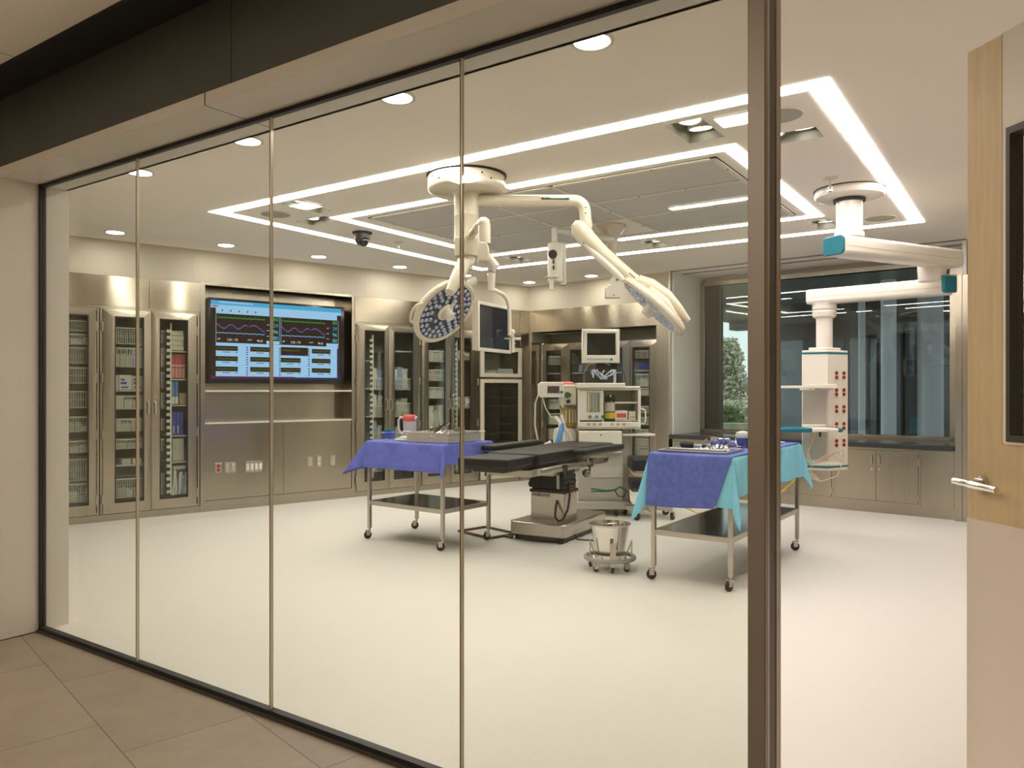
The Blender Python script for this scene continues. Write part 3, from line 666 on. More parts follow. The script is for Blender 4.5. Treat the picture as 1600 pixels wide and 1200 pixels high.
# ---------------------------------------------------------------- wall screen unit
t = thing('wall_unit', 'steel wall unit with a screen niche and an open shelf above plain panels', 'cabinet', CW.p(1.29, 0, 0), CW.a)
x0, x1 = .054, 1.912; D = .26
q = MB(); q.box(0, x0, -.014, D, .12, 2.634); q.box(x1, 1.95, -.014, D, .12, 2.634); q.box(x0, x1, -.014, D, 2.602, 2.634); q.build('surround', 'steel', t, bevel=.002)
MB().box(x0, x1, D-.02, D, 1.018, 2.602).build('niche_back', 'steel', t)
MB().box(x0, x1, -.008, D, 1.375, 1.395).build('shelf', 'shelf', t, bevel=.001)
MB().box(x0, x1, -.008, D, 1.003, 1.02).build('shelf', 'shelf', t, bevel=.001)
MB().box(x0+.003, .865, -.002, .018, .125, 1.002).build('lower_panel', 'steel', t, bevel=.001); MB().box(.995, x1-.003, -.002, .018, .125, 1.002).build('lower_panel', 'steel', t, bevel=.001)
MB().box(.868, .992, -.002, .018, .125, 1.002).build('lower_panel', 'steel', t, bevel=.001); MB().box(x0, x1, .02, D, .122, 1.0).build('core', 'seam', t)
# the screen
TV = thing('wall_screen', 'large flat wall screen showing blue and black patient monitor traces', 'screen', CW.p(1.405, .07, 1.475), CW.a)
TW, TH = 1.73, 1.0
MB().box(0, TW, 0, .085, 0, TH).build('bezel', 'black_screen', TV, bevel=.004)
lb = emitter('screen_pale_blue', (.40, .68, 1.0), 1.0); cy = emitter('screen_cyan', (.10, .52, .90), .9); bk = emitter('screen_black', (.05, .032, .022), .9)
gn = emitter('screen_green', (.05, .65, .12), .8); pu = emitter('screen_purple', (.20, .18, .75), .8); bl = emitter('screen_trace_blue', (.25, .5, .95), .9); wh = emitter('screen_white', (.85, .9, 1), .95); dk = emitter('screen_dark_marks', (.06, .08, .30), .8); ol = emitter('screen_olive', (.14, .20, .04), .7); pg = emitter('screen_page_bar', (.05, .05, .14), .8); rdm = emitter('screen_red', (.5, .04, .05), .8); nb = emitter('screen_number_blue', (.08, .45, .95), .9); nc = emitter('screen_number_cyan', (.1, .75, .85), .9)
sx0, sx1, sz0, sz1 = .028, TW-.045, .05, TH-.028; SW = sx1-sx0; SH = sz1-sz0
scr = MB().box(sx0, sx1, -.0012, 0, sz0, sz1).build('screen', bk, TV, smooth=False)
pan = MB(); LV = [0]
def R(u0, u1, v0, v1, mi, lev=1):      # u right, v down, 0..1 on the lit picture
    pan.mi = mi; y = -.0012-.0004*lev
    pan.add([(sx0+u0*SW, y, sz1-v1*SH), (sx0+u1*SW, y, sz1-v1*SH), (sx0+u1*SW, y, sz1-v0*SH), (sx0+u0*SW, y, sz1-v0*SH)], [(0, 1, 2, 3)])
mats = [lb, cy, bk, gn, pu, bl, wh, dk, ol, pg, rdm]
R(0, 1, 0, .055, 1); R(0, 1, .055, .095, 0); R(.035, .965, .095, .165, 0); R(.06, .30, .012, .03, 0, 2)
R(.035, .965, .53, .97, 0); R(0, 1, .965, 1, 9, 1); R(.0, .62, .962, .972, 10, 2); R(.01, .05, .066, .08, 10, 2)
for k in range(5): R(.075+k*.06, .085+k*.06, .115, .135, 7, 2)
for i in range(2):       # two large channels
    a = .035 + i*.475; b = a+.355; fullb = a+.455
    R(a, a+.0025, .17, .53, 0, 2); R(fullb+.008, fullb+.0105, .17, .53, 0, 2)
    R(a, fullb+.02, .53, .535, 2, 2)
    R(b+.01, fullb+.01, .49, .56, 0, 2)
    def tr(pts, mi, w=.0045):
        for (u0, v0), (u1, v1) in zip(pts, pts[1:]):
            pan.mi = mi; y = -.0024
            pan.add([(sx0+u0*SW, y, sz1-(v0+w)*SH), (sx0+u1*SW, y, sz1-(v1+w)*SH), (sx0+u1*SW, y, sz1-(v1-w)*SH), (sx0+u0*SW, y, sz1-(v0-w)*SH)], [(0, 1, 2, 3)])
    g = [(a+.01, .215)]
    for k in range(9): u = a+.02+k*.037; g += [(u, .215), (u+.004, .19), (u+.008, .225), (u+.012, .215)]
    g += [(b, .215)]; tr(g, 3, .004)
    tr([(a+.003+.225*k/22, .30+.027*(1-cos(k*.62))*(1 if k < 18 else 1)) for k in range(23)], 4, .006)
    tr([(a+.24+.115*k/12, .325-.028*sin(k*.42+.2)+(.02 if k > 9 else 0)) for k in range(13)], 4, .006)
    tr([(a+.003+.35*k/40, .405+.010*((k*3) % 5)/4) for k in range(41)], 5, .005)
    for k in range(3): R(b+.012, b+.032, .275+k*.075, .283+k*.075, 0, 2)
    for cidx in range(2):
        ca = a + cidx*.245; 
        for r_ in range(3):
            v = .575 + r_*.132
            if i == 1 and cidx == 0 and r_ == 0: R(ca, ca+.215, v-.012, v+.10, 2, 2)
            R(ca, ca+.155, v, v+.062, 2, 2); tr([(ca+.01+.14*k/14, v+.035-(.014 if k % 5 == 2 else 0)) for k in range(15)], 8, .006)
            R(ca+.045, ca+.10, v+.075, v+.083, 7, 2); R(ca+.135, ca+.155, v+.075, v+.083, 7, 2)
            for k in range(4): R(ca+.215, ca+.229, v+.004+k*.031, v+.017+k*.031, 7, 2)
            R(ca, ca+.23, v+.108, v+.110, 5, 2)
pan.build('screen_graphics', mats, scr, smooth=False)
rt = (pi/2, 0, 0)
for i in range(2):
    a = .035 + i*.475
    for k, (s, m) in enumerate((('80', gn), ('29', nb), ('96', nc), ('80', nc))):
        text('screen_number', s, .062, m, scr, (sx0+(a+.435)*SW, -.0035, sz1-(.205+k*.083)*SH), rt, .0001)
    text('screen_number', '120 / 70', .040, wh, scr, (sx0+(a+.115)*SW, -.0035, sz1-.497*SH), rt, .0001)
    text('screen_number', '96.8', .040, wh, scr, (sx0+(a+.315)*SW, -.0035, sz1-.497*SH), rt, .0001)
    text('screen_number', 'BP', .028, wh, scr, (sx0+(a+.022)*SW, -.0035, sz1-.49*SH), rt, .0001)
    text('screen_number', 'TEMP', .022, wh, scr, (sx0+(a+.24)*SW, -.0035, sz1-.49*SH), rt, .0001)
# outlets on the panels
def outlet(s0, s1, z0, z1, name, label, cols, kind):
    t = thing(name, label, 'outlet', CW.p(s0, -.003, z0), CW.a, group='wall outlets under the screen'); w = s1-s0; h = z1-z0
    MB().box(0, w, -.007, 0, 0, h).build('plate', 'steel_plain', t, bevel=.002)
    n = len(cols)
    for i, c in enumerate(cols):
        cx = w*(i+.5)/n
        if kind == 'sock':
            for zz in (.3, .7):
                q = MB(); q.T = Matrix.Translation((cx, -.007, h*zz)) @ Matrix.Rotation(pi/2, 4, 'X'); q.cyl(0, 0, 0, .005, min(.019, w/n*.4), 14); q.build('socket', c, t)
        else: MB().box(cx-.017, cx+.017, -.011, -.007, h*.22, h*.78).build('rocker', c, t, bevel=.001)
outlet(1.455, 1.535, .435, .55, 'power_outlet', 'steel plate with two red sockets left of the other outlets', ['red'], 'sock')
outlet(1.565, 1.70, .43, .55, 'power_outlet', 'double dark socket plate beside the red sockets', ['grey_plastic', 'grey_plastic'], 'sock')
outlet(1.81, 2.02, .415, .55, 'switch_plate', 'four gang plate with white rockers under the screen', ['paper', 'paper', 'paper', 'paper'], 'rock')
outlet(2.59, 2.66, .44, .56, 'gas_outlet', 'small pale gas outlet left of the bright steel one', ['putty'], 'sock')
outlet(2.71, 2.785, .43, .565, 'gas_outlet', 'bright middle gas outlet with white label', ['paper'], 'sock')
outlet(2.89, 2.97, .43, .565, 'gas_outlet', 'right gas outlet with white label under the screen', ['putty'], 'sock')

# ---------------------------------------------------------------- goods in the cabinets
protos = {}
def basket_mesh(w, d, h, key):
    if key in protos: return protos[key]
    q = MB(); n = max(4, int(w/.022)); r = .0028
    for z in (0, h*.5, h):
        rr = .006 if z == h else r
        for a, b in (((0, 0, z), (w, 0, z)), ((0, d, z), (w, d, z)), ((0, 0, z), (0, d, z)), ((w, 0, z), (w, d, z))): q.bar(a, b, rr*2)
    for i in range(n+1):
        x = w*i/n; q.bar((x, 0, 0), (x, 0, h), r*2); q.bar((x, d, 0), (x, d, h), r*2); q.bar((x, 0, 0), (x, d, 0), r*2)
    for i in range(7):
        y = d*i/6; q.bar((0, y, 0), (0, y, h), r*2); q.bar((w, y, 0), (w, y, h), r*2)
    o = q.build('basket_proto', 'basket', smooth=False); me = o.data; bpy.data.objects.remove(o); protos[key] = me; return me
ORD = ['top', 'second', 'third', 'fourth', 'fifth', 'sixth', 'seventh', 'eighth', 'ninth', 'tenth', 'eleventh', 'twelfth']
def put(fr, s0, yoff, x, y, z, me_or_mb, name, label, cat, group, m=None, rz=0):
    if isinstance(me_or_mb, bpy.types.Mesh): o = bpy.data.objects.new(name, me_or_mb); COL.objects.link(o)
    else: o = me_or_mb.build(name, m)
    o.location = fr.p(s0+x, yoff+y, z); o.rotation_euler = (0, 0, fr.a+rz); return tag(o, label, cat, group)
def baskets(fr, s0, yoff, x0, x1, y, rows, bay):
    """rows: list of (z, h, fill)"""
    w = x1-x0
    for k, (z, h, fill) in enumerate(rows):
        me = basket_mesh(round(w, 3), .34, round(h, 2), (round(w, 3), round(h, 2)))
        od = 'bottom' if k == len(rows)-1 else ORD[k] 
        put(fr, s0, yoff, x0, y, z, me, 'wire_basket', '%s white wire basket %s, %s' % (od, 'from the top' if k and od != 'bottom' else 'of the stack', bay), 'basket', 'white wire baskets in the cabinets')
        r = random.Random(len(bay)*31 + k)
        if fill:
            xx = .008; i = 0
            while xx < w-.05:
                ww = min(r.uniform(.05, .12), w-xx-.008); hh = h*r.uniform(.6 if fill != 'low' else .35, 1.0 if fill != 'low' else .7)
                q = MB(); q.box(0, ww-.004, 0, r.uniform(.15, .3), 0, hh)
                side = ['first', 'second', 'third', 'fourth', 'fifth', 'sixth', 'seventh', 'eighth'][i]
                m = {'pack': ['pack', 'pack_blue', 'pack', 'carton'], 'box': ['carton', 'paper', 'carton2', 'paper'], 'mix': ['pack', 'carton', 'pink', 'carton2', 'pack_blue'], 'tan': ['carton', 'carton'], 'low': ['paper', 'carton2']}[fill]
                mm = m[r.randrange(len(m))]
                nm = {'pack': 'white sterile pack', 'pack_blue': 'pale blue sterile pack', 'carton': 'cream carton', 'paper': 'white box', 'carton2': 'grey box', 'pink': 'pink box'}[mm]
                put(fr, s0, yoff, x0+xx, y+.012, z+.006, q, 'supply_pack', '%s, %s in the %s basket, %s' % (nm, side, od, bay), 'supply pack', 'packs in the wire baskets', mm)
                xx += ww+.002; i += 1
# leftmost cabinet: baskets from top to bottom
baskets(CW, -.76, 0, .54, .965, .06, [(2.02, .10, None), (1.88, .10, 'low'), (1.68, .16, None), (1.47, .16, None), (1.21, .17, None), (.96, .15, 'low'), (.74, .12, 'low'), (.45, .22, None), (.22, .19, 'low')], 'leftmost cabinet')
# cabinet left of the screen, left leaf
baskets(CW, .265, 0, .06, .50, .06, [(1.90, .17, None), (1.65, .20, 'mix'), (1.19, .14, 'box'), (.95, .13, 'tan'), (.76, .10, 'low'), (.23, .20, 'low')], 'cabinet left of the screen')
def boxes(fr, s0, yoff, items, z, name, cat, group, depth=.26, y=.05):
    for x0, x1, h, m, label in items:
        q = MB(); q.box(0, x1-x0, 0, depth, 0, h); o = put(fr, s0, yoff, x0, y, z, q, name, label, cat, group, m)
def slab(fr, s0, yoff, x0, x1, z, label, y=.03):
    q = MB(); q.box(0, x1-x0, 0, .40, -.012, 0); put(fr, s0, yoff, x0, y, z, q, 'shelf_board', label, 'shelf', 'pull out shelf boards', 'shelf')
CB = 'cabinet left of the screen'
boxes(CW, .265, 0, [(.07, .19, .155, 'carton', 'left white carton with blue print on the middle shelf left of the screen'), (.195, .32, .16, 'paper', 'middle white carton with blue print left of the screen'), (.325, .45, .15, 'carton', 'right white carton on the middle shelf left of the screen')], 1.40, 'carton', 'box', 'white cartons with blue print')
for x in (.09, .215, .345):
    q = MB(); q.box(0, .075, -.0015, 0, .03, .11); 
for i, x in enumerate((.085, .21, .34)):
    o = [o for o in bpy.data.objects if o.name.startswith('carton')][i]
    q = MB(); q.box(.015, .055, -.0015, 0, .10, .12); q.box(.015, .075, -.0015, 0, .06, .085); q.box(.02, .09, -.0015, 0, .02, .035); q.build('print', 'navybox', o)
slab(CW, .265, 0, .06, .50, 1.395, 'shelf under the white cartons with blue print'); slab(CW, .265, 0, .06, .50, .585, 'shelf with small white parcels low in the cabinet left of the screen')
boxes(CW, .265, 0, [(.08, .15, .07, 'paper', 'small white parcel at the left of the low shelf left of the screen'), (.22, .31, .06, 'carton', 'cream parcel in the middle of the low shelf left of the screen'), (.33, .42, .06, 'paper', 'white parcel at the right of the low shelf left of the screen')], .587, 'parcel', 'box', 'small parcels on the low shelf')
# right leaf: goods seen edge-on, slotted rail, then stacks
def slotted_rail(fr, s0, yoff, x, y, z0, z1, label):
    t = thing('slotted_rail', label, 'rail', fr.p(s0+x, yoff+y, z0), fr.a, group='white slotted rails in the cabinets'); h = z1-z0
    MB().box(.03, .045, 0, .03, 0, h).build('upright', 'basket', t)
    n = int(h/.072); q = MB()
    for k in range(n): q.box(-.012, .032, -.01, .012, .02+k*.072, .055+k*.072)
    q.build('brackets', 'paper', t, bevel=.003)
slotted_rail(CW, .265, 0, .685, .04, .22, 2.15, 'white slotted rail in the cabinet left of the screen')
baskets(CW, .265, 0, .54, .665, .10, [(1.93, .13, 'box'), (1.66, .20, 'box'), (1.42, .17, 'box'), (1.19, .17, 'box'), (.95, .12, 'tan'), (.72, .12, None), (.23, .22, 'low')], 'narrow bay left of the screen')
for k in range(4): boxes(CW, .265, 0, [(.735, .865 - (k % 2)*.006, .052, 'carton', '%s cream carton in the stack above the red boxes' % ORD[3-k])], 1.845+k*.056, 'carton', 'box', 'stack of cream cartons')
slab(CW, .265, 0, .73, .92, 1.835, 'thin shelf above the red boxes')
for k in range(4): boxes(CW, .265, 0, [(.735+k*.036, .768+k*.036, .27, 'redbox', '%s red and pink box from the left in the cabinet' % ['first', 'second', 'third', 'fourth'][k])], 1.53, 'red_box', 'box', 'red boxes in the cabinet')
for i, o in enumerate([o for o in bpy.data.objects if o.name.startswith('red_box')]):
    q = MB(); q.box(.001, .032, -.0015, 0, .002, .11); q.build('pink_band', 'pink', o); q = MB(); q.box(.001, .032, -.002, -.001, .135, .15); q.build('white_line', 'paper', o)
slab(CW, .265, 0, .73, .90, 1.52, 'thin shelf under the red boxes')
for k in range(2): boxes(CW, .265, 0, [(.735+k*.035, .766+k*.035, .255, 'bluebox', '%s tall pale blue binder under the red boxes' % ['left', 'right'][k])], 1.24, 'binder', 'binder', 'pale blue binders')
for o in [o for o in bpy.data.objects if o.name.startswith('binder')]: q = MB(); q.box(.001, .030, -.0015, 0, .0, .08); q.build('label_band', 'paper', o)
boxes(CW, .265, 0, [(.815, .90, .06, 'tan', 'lower tan box beside the blue binders')], 1.24, 'tan_box', 'box', 'tan boxes'); boxes(CW, .265, 0, [(.815, .90, .06, 'tan', 'upper tan box beside the blue binders')], 1.302, 'tan_box', 'box', 'tan boxes')
slab(CW, .265, 0, .73, .90, 1.228, 'thin shelf under the pale blue binders')
for k in range(3): boxes(CW, .265, 0, [(.738+k*.045, .778+k*.045 if k < 2 else .855, .255, 'navybox', '%s dark blue box from the left in the cabinet' % ['first', 'second', 'third'][k])], .895, 'blue_box', 'box', 'dark blue boxes')
for o in [o for o in bpy.data.objects if o.name.startswith('blue_box')][:2]: q = MB(); q.box(.012, .022, -.0015, 0, .015, .10); q.build('print', 'paper', o)
slab(CW, .265, 0, .73, .90, .885, 'thin shelf under the dark blue boxes')
for k in range(5): boxes(CW, .265, 0, [(.745+k*.024, .767+k*.024, .25, 'carton2', '%s thin grey folder from the left' % ORD[k].replace('top', 'first'))], .60, 'folder', 'folder', 'grey folders standing in the cabinet')
slab(CW, .265, 0, .73, .90, .59, 'thin shelf under the grey folders')
def packs(fr, s0, yoff, x0, x1, z, n, h, cols, place, y=.05, lean=.25, seed=1):
    r = random.Random(seed); w = (x1-x0)/n
    for k in range(n):
        q = MB(); a = lean*r.uniform(-.6, 1); hh = h*r.uniform(.7, 1.05); ww = w*.90
        q.T = Matrix.Rotation(a*.35, 4, 'Y')
        m_ = 5; vs = []
        for s_ in (0, 1):
            for i in range(m_+1):
                for j in range(2): vs.append((ww*j + (0 if s_ == 0 else 0), .22*s_ + .012*sin(i*1.7+k), hh*i/m_))
        fs_ = []
        for s_ in (0, 1):
            b = s_*2*(m_+1)
            for i in range(m_): f = (b+2*i, b+2*i+1, b+2*i+3, b+2*i+2); fs_.append(f if s_ == 0 else tuple(reversed(f)))
        b = 2*(m_+1)
        for i in range(m_): fs_ += [(2*i, 2*i+2, b+2*i+2, b+2*i), (2*i+1, b+2*i+1, b+2*i+3, 2*i+3)]
        fs_ += [(0, b, b+1, 1), (2*m_, 2*m_+1, b+2*m_+1, b+2*m_)]
        q.add(vs, fs_)
        mm = cols[k % len(cols)]
        nm = {'pack': 'white', 'pack_blue': 'pale blue', 'paper': 'bright white', 'carton2': 'grey', 'carton': 'cream', 'navybox': 'dark blue', 'redbox': 'red', 'green_hose': 'green'}[mm]
        put(fr, s0, yoff, x0+k*w, y, z, q, 'sterile_pack', '%s %s soft pack %s' % (ORD[k].replace('top', 'first'), nm, place), 'pack', 'soft sterile packs on shelves', mm)
packs(CW, .265, 0, .735, .90, .215, 5, .27, ['pack', 'paper', 'pack', 'pack_blue', 'pack'], 'at the bottom right left of the screen', seed=2)
boxes(CW, .265, 0, [(.75, .885, .04, 'carton2', 'dark grey folded bag above the bottom packs')], .50, 'folded_bag', 'bag', 'folded bags')
# the cabinet right of the screen
slotted_rail(CW, 3.25, 0, .26, .05, .22, 2.13, 'white slotted rail in the cabinet right of the screen')
for k, z in enumerate((1.79, 1.42, 1.05, .66)): slab(CW, 3.25, 0, .06, .25, z, '%s pale shelf board at the left in the cabinet right of the screen' % ORD[k])
for k, z in enumerate((1.40, 1.03, .66, .30)):
    baskets(CW, 3.25, 0, .30, .47, .08, [(z, .15, None)], ['upper narrow bay', 'second narrow bay', 'third narrow bay', 'lowest narrow bay'][k] + ' right of the screen')
    packs(CW, 3.25, 0, .31, .46, z+.012, 2, .33, [['pack', 'pack_blue'], ['pack', 'carton2'], ['pack_blue', 'pack'], ['pack', 'pack_blue']][k], 'in the %s narrow basket right of screen' % ORD[k], y=.10, seed=10+k)
    baskets(CW, 3.25, 0, .56, .90, .08, [(z, .15+.03*(k == 1), None)], ['upper wide bay', 'second wide bay', 'third wide bay', 'lowest wide bay'][k] + ' right of the screen')
    packs(CW, 3.25, 0, .57, .88, z+.012, 3, [.30, .24, .2, .3][k], [['pack', 'pack_blue', 'pack'], ['pack_blue', 'carton2', 'carton2'], ['paper', 'carton2', 'pack'], ['pack', 'pack_blue', 'pack_blue']][k], 'in the %s wide basket right of screen' % ORD[k], y=.10, seed=20+k, lean=.5)
slab(CW, 3.25, 0, .55, .90, 1.93, 'top steel shelf in the cabinet right of the screen')
# the next cabinet
baskets(CW, 4.27, 0, .06, .44, .06, [(1.80, .15, 'mix'), (1.53, .15, 'mix'), (1.28, .15, 'mix')], 'cabinet behind the surgical lamp')
packs(CW, 4.27, 0, .07, .43, .86, 4, .33, ['pack', 'pack', 'carton2', 'pack'], 'on the middle shelf behind the surgical lamp', seed=31, lean=.7); slab(CW, 4.27, 0, .06, .45, .85, 'middle shelf in the cabinet behind the surgical lamp')
packs(CW, 4.27, 0, .07, .43, .56, 3, .24, ['pack', 'pack_blue', 'pack'], 'on the low shelf behind the surgical lamp', seed=32, lean=.6); slab(CW, 4.27, 0, .06, .45, .55, 'low shelf in the cabinet behind the surgical lamp')
baskets(CW, 4.27, 0, .06, .44, .06, [(.22, .2, 'low')], 'bottom of the cabinet behind the surgical lamp')
slotted_rail(CW, 4.27, 0, .61, .05, .22, 2.12, 'white slotted rail in the cabinet behind the monitor')
baskets(CW, 4.27, 0, .52, .60, .10, [(1.83, .16, None), (1.58, .16, None), (1.30, .16, None), (1.0, .2, None), (.6, .2, None)], 'narrow bay behind the hanging monitor')
packs(CW, 4.27, 0, .68, .90, 1.86, 2, .12, ['paper', 'carton2'], 'on the upper shelf behind the hanging monitor', seed=33); slab(CW, 4.27, 0, .67, .93, 1.85, 'upper shelf at the right in the cabinet behind the monitor')
packs(CW, 4.27, 0, .68, .90, 1.15, 2, .15, ['carton2', 'pack'], 'on the middle shelf behind the hanging monitor', seed=34); slab(CW, 4.27, 0, .67, .93, 1.14, 'middle shelf at the right in the cabinet behind the monitor')
# warming cabinet goods
def blanket(fr, s, y, z, w, d, h, label, m='cloth'):
    q = MB(); n = 6
    for k in range(n): q.box(.002*k, w-.003*k, .002*(k % 3), d, h*k/n+.001, h*(k+1)/n)
    put(fr, s, 0, 0, y, z, q, 'folded_blanket', label, 'blanket', 'folded blankets', m)
blanket(CW, 5.38, .08, 1.62, .30, .3, .07, 'folded pale blanket at the left in the upper warming cabinet', 'pack'); blanket(CW, 5.70, .08, 1.62, .30, .3, .10, 'folded pale blanket at the right in the upper warming cabinet', 'pack')
# far recess
def fbaskets(s0, x0, x1, rows, bay): baskets(FW, s0, .25, x0, x1, .06, rows, bay)
fbaskets(.045, .06, .42, [(1.80, .12, None), (1.33, .13, 'low'), (1.10, .14, 'low'), (.86, .16, 'box'), (.62, .16, 'box'), (.44, .1, None)], 'first bay of the far recess')
slab(FW, .045, .25, .05, .46, 1.66, 'white shelf in the first bay of the far recess')
slab(FW, .045, .25, .53, .95, 1.66, 'white shelf in the second bay of the far recess')
blanket(FW, .66, .36, 1.672, .24, .25, .12, 'pale blue folded stack in the second bay of the far recess', 'pack_blue')
fbaskets(.045, .56, .90, [(1.33, .13, 'low'), (1.0, .14, 'low')], 'second bay of the far recess')
slab(FW, 1.12, .25, .05, .46, 1.66, 'white shelf in the third bay of the far recess')
fbaskets(1.12, .06, .42, [(1.36, .13, 'low'), (1.0, .14, 'low'), (.7, .14, 'low')], 'third bay of the far recess')
slab(FW, 1.12, .25, .53, .90, 1.68, 'white shelf under the dark blue pack in the fourth bay')
blanket(FW, 1.70, .36, 1.692, .24, .25, .09, 'dark blue folded pack at the top of the fourth bay of the far recess', 'navybox')
fbaskets(1.12, .56, .86, [(1.86, .1, None), (1.45, .17, 'low'), (1.32, .1, 'tan'), (1.07, .09, None), (.90, .10, None), (.73, .10, 'low'), (.60, .10, 'tan'), (.44, .14, 'tan')], 'fourth bay of the far recess')
fbaskets(6.0, .06, .46, [(1.9, .15, None)], 'cabinet behind the door window')
baskets(FW, 6.0, 0, .06, .46, .06, [(1.62, .2, None), (1.36, .2, None), (1.1, .2, None), (.84, .2, None), (.5, .2, None)], 'tall stack behind the door window')
# ================================================================ CEILING HUNG EQUIPMENT
def cdir(x, up, z): return Vector((x*cos(YAW) - z*sin(YAW), x*sin(YAW) + z*cos(YAW), up))
L = thing('surgical_lamp', 'cream two headed surgical lamp hanging from the ceiling on jointed arms', 'surgical lamp', at3(-.340, 5.75, CEIL), 0)
Lo = Vector(L.location)
def rel(v, o=None): return Vector(v) - (Lo if o is None else o)
q = MB(); q.lathe([(.265, -.006), (.288, -.014), (.292, -.03), (.292, -.095), (.285, -.115), (.262, -.130), (.10, -.134)], n=56); cn = q.build('canopy', 'cream', L)
MB().lathe([(.30, 0), (.30, -.006), (.26, -.006)], n=56).build('canopy_gap', 'black', L)
for a in (250, 265, 330, 345, 20): MB().ball((.292*cos(radians(a)), .292*sin(radians(a)), -.045 - (a % 2)*.03), .007, 8).build('screw', 'black', cn)
q = MB(); q.lathe([(.115, -.128), (.115, -.137), (.096, -.145), (.092, -.155), (.092, -.30), (.094, -.302), (.094, -.305), (.092, -.308), (.092, -.47), (.095, -.472), (.095, -.49), (.092, -.495), (.092, -.585), (.085, -.602), (.03, -.606)], n=40); q.build('column', 'cream', L)
q = MB(); q.lathe([(.06, -.60), (.06, -.625), (.05, -.66), (.045, -.70)], n=24); q.build('lower_joint', 'cream', L)
# upper arm: level tube, elbow, drop
e0 = rel(at3(-.30, 5.75, 2.812)); e1 = rel(at3(0.448, 5.776, 2.820)); c1_ = rel(at3(0.467, 5.776, 2.738))
u_ = (e1-e0).normalized()
q = MB(); q.tube([e0, e1] + arc(c1_, u_, (0, 0, 1), (e1.z-c1_.z), 90, 0, 8)[1:] + [rel(at3(0.554, 5.776, 2.676)), rel(at3(0.554, 5.776, 2.637))], .045, 18); ua = q.build('arm', 'cream', L)
q = MB(); q.tube([rel(at3(0.554, 5.776, 2.671)), rel(at3(0.554, 5.776, 2.654))], .051, 18); q.build('collar', 'cream', ua)
# name pill on the arm (blue end, green rest)
nrm = cdir(0, 0, -1)
def pill(x0, x1, z, Z, h, m, parent, nm):
    q = MB(); a = rel(at3(x0, Z, z)); b = rel(at3(x1, Z, z)); q.tube([a, b], h/2, 14); q.ball(a, h/2, 12); q.ball(b, h/2, 12); return q.build(nm, m, parent)
pl = pill(.232, .42, 2.826, 5.729, .018, 'green', ua, 'label_pill'); pill(.226, .27, 2.826, 5.7275, .0188, 'navy', ua, 'label_end')
text('label_text', 'HARMONY', .013, 'paper', ua, rel(at3(.345, 5.7185, 2.826)), (pi/2, 0, YAW), .0002, sx=1.8); text('label_text', 'STERIS', .009, 'paper', ua, rel(at3(.247, 5.7165, 2.826)), (pi/2, 0, YAW), .0002, sx=1.1)
# spring arm A
q = MB(); q.tube([rel(at3(0.515, 5.776, 2.661)), rel(at3(0.510, 5.776, 2.637)), rel(at3(0.520, 5.776, 2.594)), rel(at3(0.568, 5.776, 2.531)), rel(at3(0.664, 5.770, 2.434)), rel(at3(0.768, 5.760, 2.341)), rel(at3(0.885, 5.740, 2.242)), rel(at3(0.968, 5.720, 2.177))], [.045, .066, .073, .070, .062, .055, .048, .042], 20)
q.tube([rel(at3(0.549, 5.776, 2.671)), rel(at3(0.554, 5.776, 2.637)), rel(at3(0.549, 5.776, 2.589))], [.05, .052, .04], 18)
sp = q.build('spring_arm', 'cream', L)
q = MB(); q.tube([rel(at3(0.532, 5.750, 2.507)), rel(at3(0.646, 5.740, 2.395)), rel(at3(0.774, 5.730, 2.274)), rel(at3(0.829, 5.720, 2.215))], [.022, .032, .032, .02], 12); q.build('arm_underside', 'white', sp)
# lamp heads
def head(ctr, n, ax, R, nm, spine, handle_az):
    z = -n.normalized(); x = (ax - z*ax.dot(z)).normalized(); y = z.cross(x); T = basis(x, y, z, rel(ctr))
    q = MB(); q.T = T; q.lathe([(R*.845, -.004), (R*.86, -.016), (R*.93, -.020), (R*.99, -.008), (R, .008), (R*.965, .028), (R*.80, .048), (R*.45, .066), (R*.1, .072)], n=56, caps=False)
    for s in spine: q.tube(s[0], s[1], 14)
    # edge grips: two low lobes of the rim
    for az in handle_az:
        c = cos(radians(az)); s_ = sin(radians(az))
        q.tube([(R*.93*cos(radians(az+d)), R*.93*sin(radians(az+d)), .0) if abs(d) > 13 else ((R+.045-abs(d)*.0012)*cos(radians(az+d)), (R+.045-abs(d)*.0012)*sin(radians(az+d)), .004) for d in (-20, -13, -7, 0, 7, 13, 20)], .011, 10)
    h = q.build(nm, 'cream', L)
    q = MB(); q.T = T; q.lathe([(R*.855, -.008), (R*.5, -.004), (.001, -.004)], n=48, caps=False); q.build('lens_plate', 'lens_plate', h)
    q = MB(); q.T = T
    for rr, k in ((.77, 26), (.63, 20), (.49, 14), (.36, 9)):
        for i in range(k):
            a = 2*pi*(i+.3*k)/k
            if rr < .6 and (i % 7 == 3): continue
            q.ball((R*rr*cos(a), R*rr*sin(a), -.010), R*.062, 10, (1, 1, .7))
    q.build('led_lenses', 'lens_blue', h)
    q = MB(); q.T = T; q.lathe([(R*.25, -.004), (R*.25, -.012), (R*.20, -.014), (R*.17, -.02), (R*.155, -.05), (R*.13, -.075), (R*.11, -.08)], n=28); q.bar((R*.2, 0, -.014), (R*.42, -.02, -.014), .03, .012); q.build('handle', 'white', h)
    return h
h1 = head(at3(-0.512, 5.850, 1.995), cdir(.63, -.61, -.48), cdir(.7, .7, 0), .285, 'lamp_head', [], (236,))
h2 = head(at3(1.045, 5.700, 2.013), cdir(-.69, -.71, .075), cdir(.76, -.65, 0), .300, 'lamp_head', [], ())
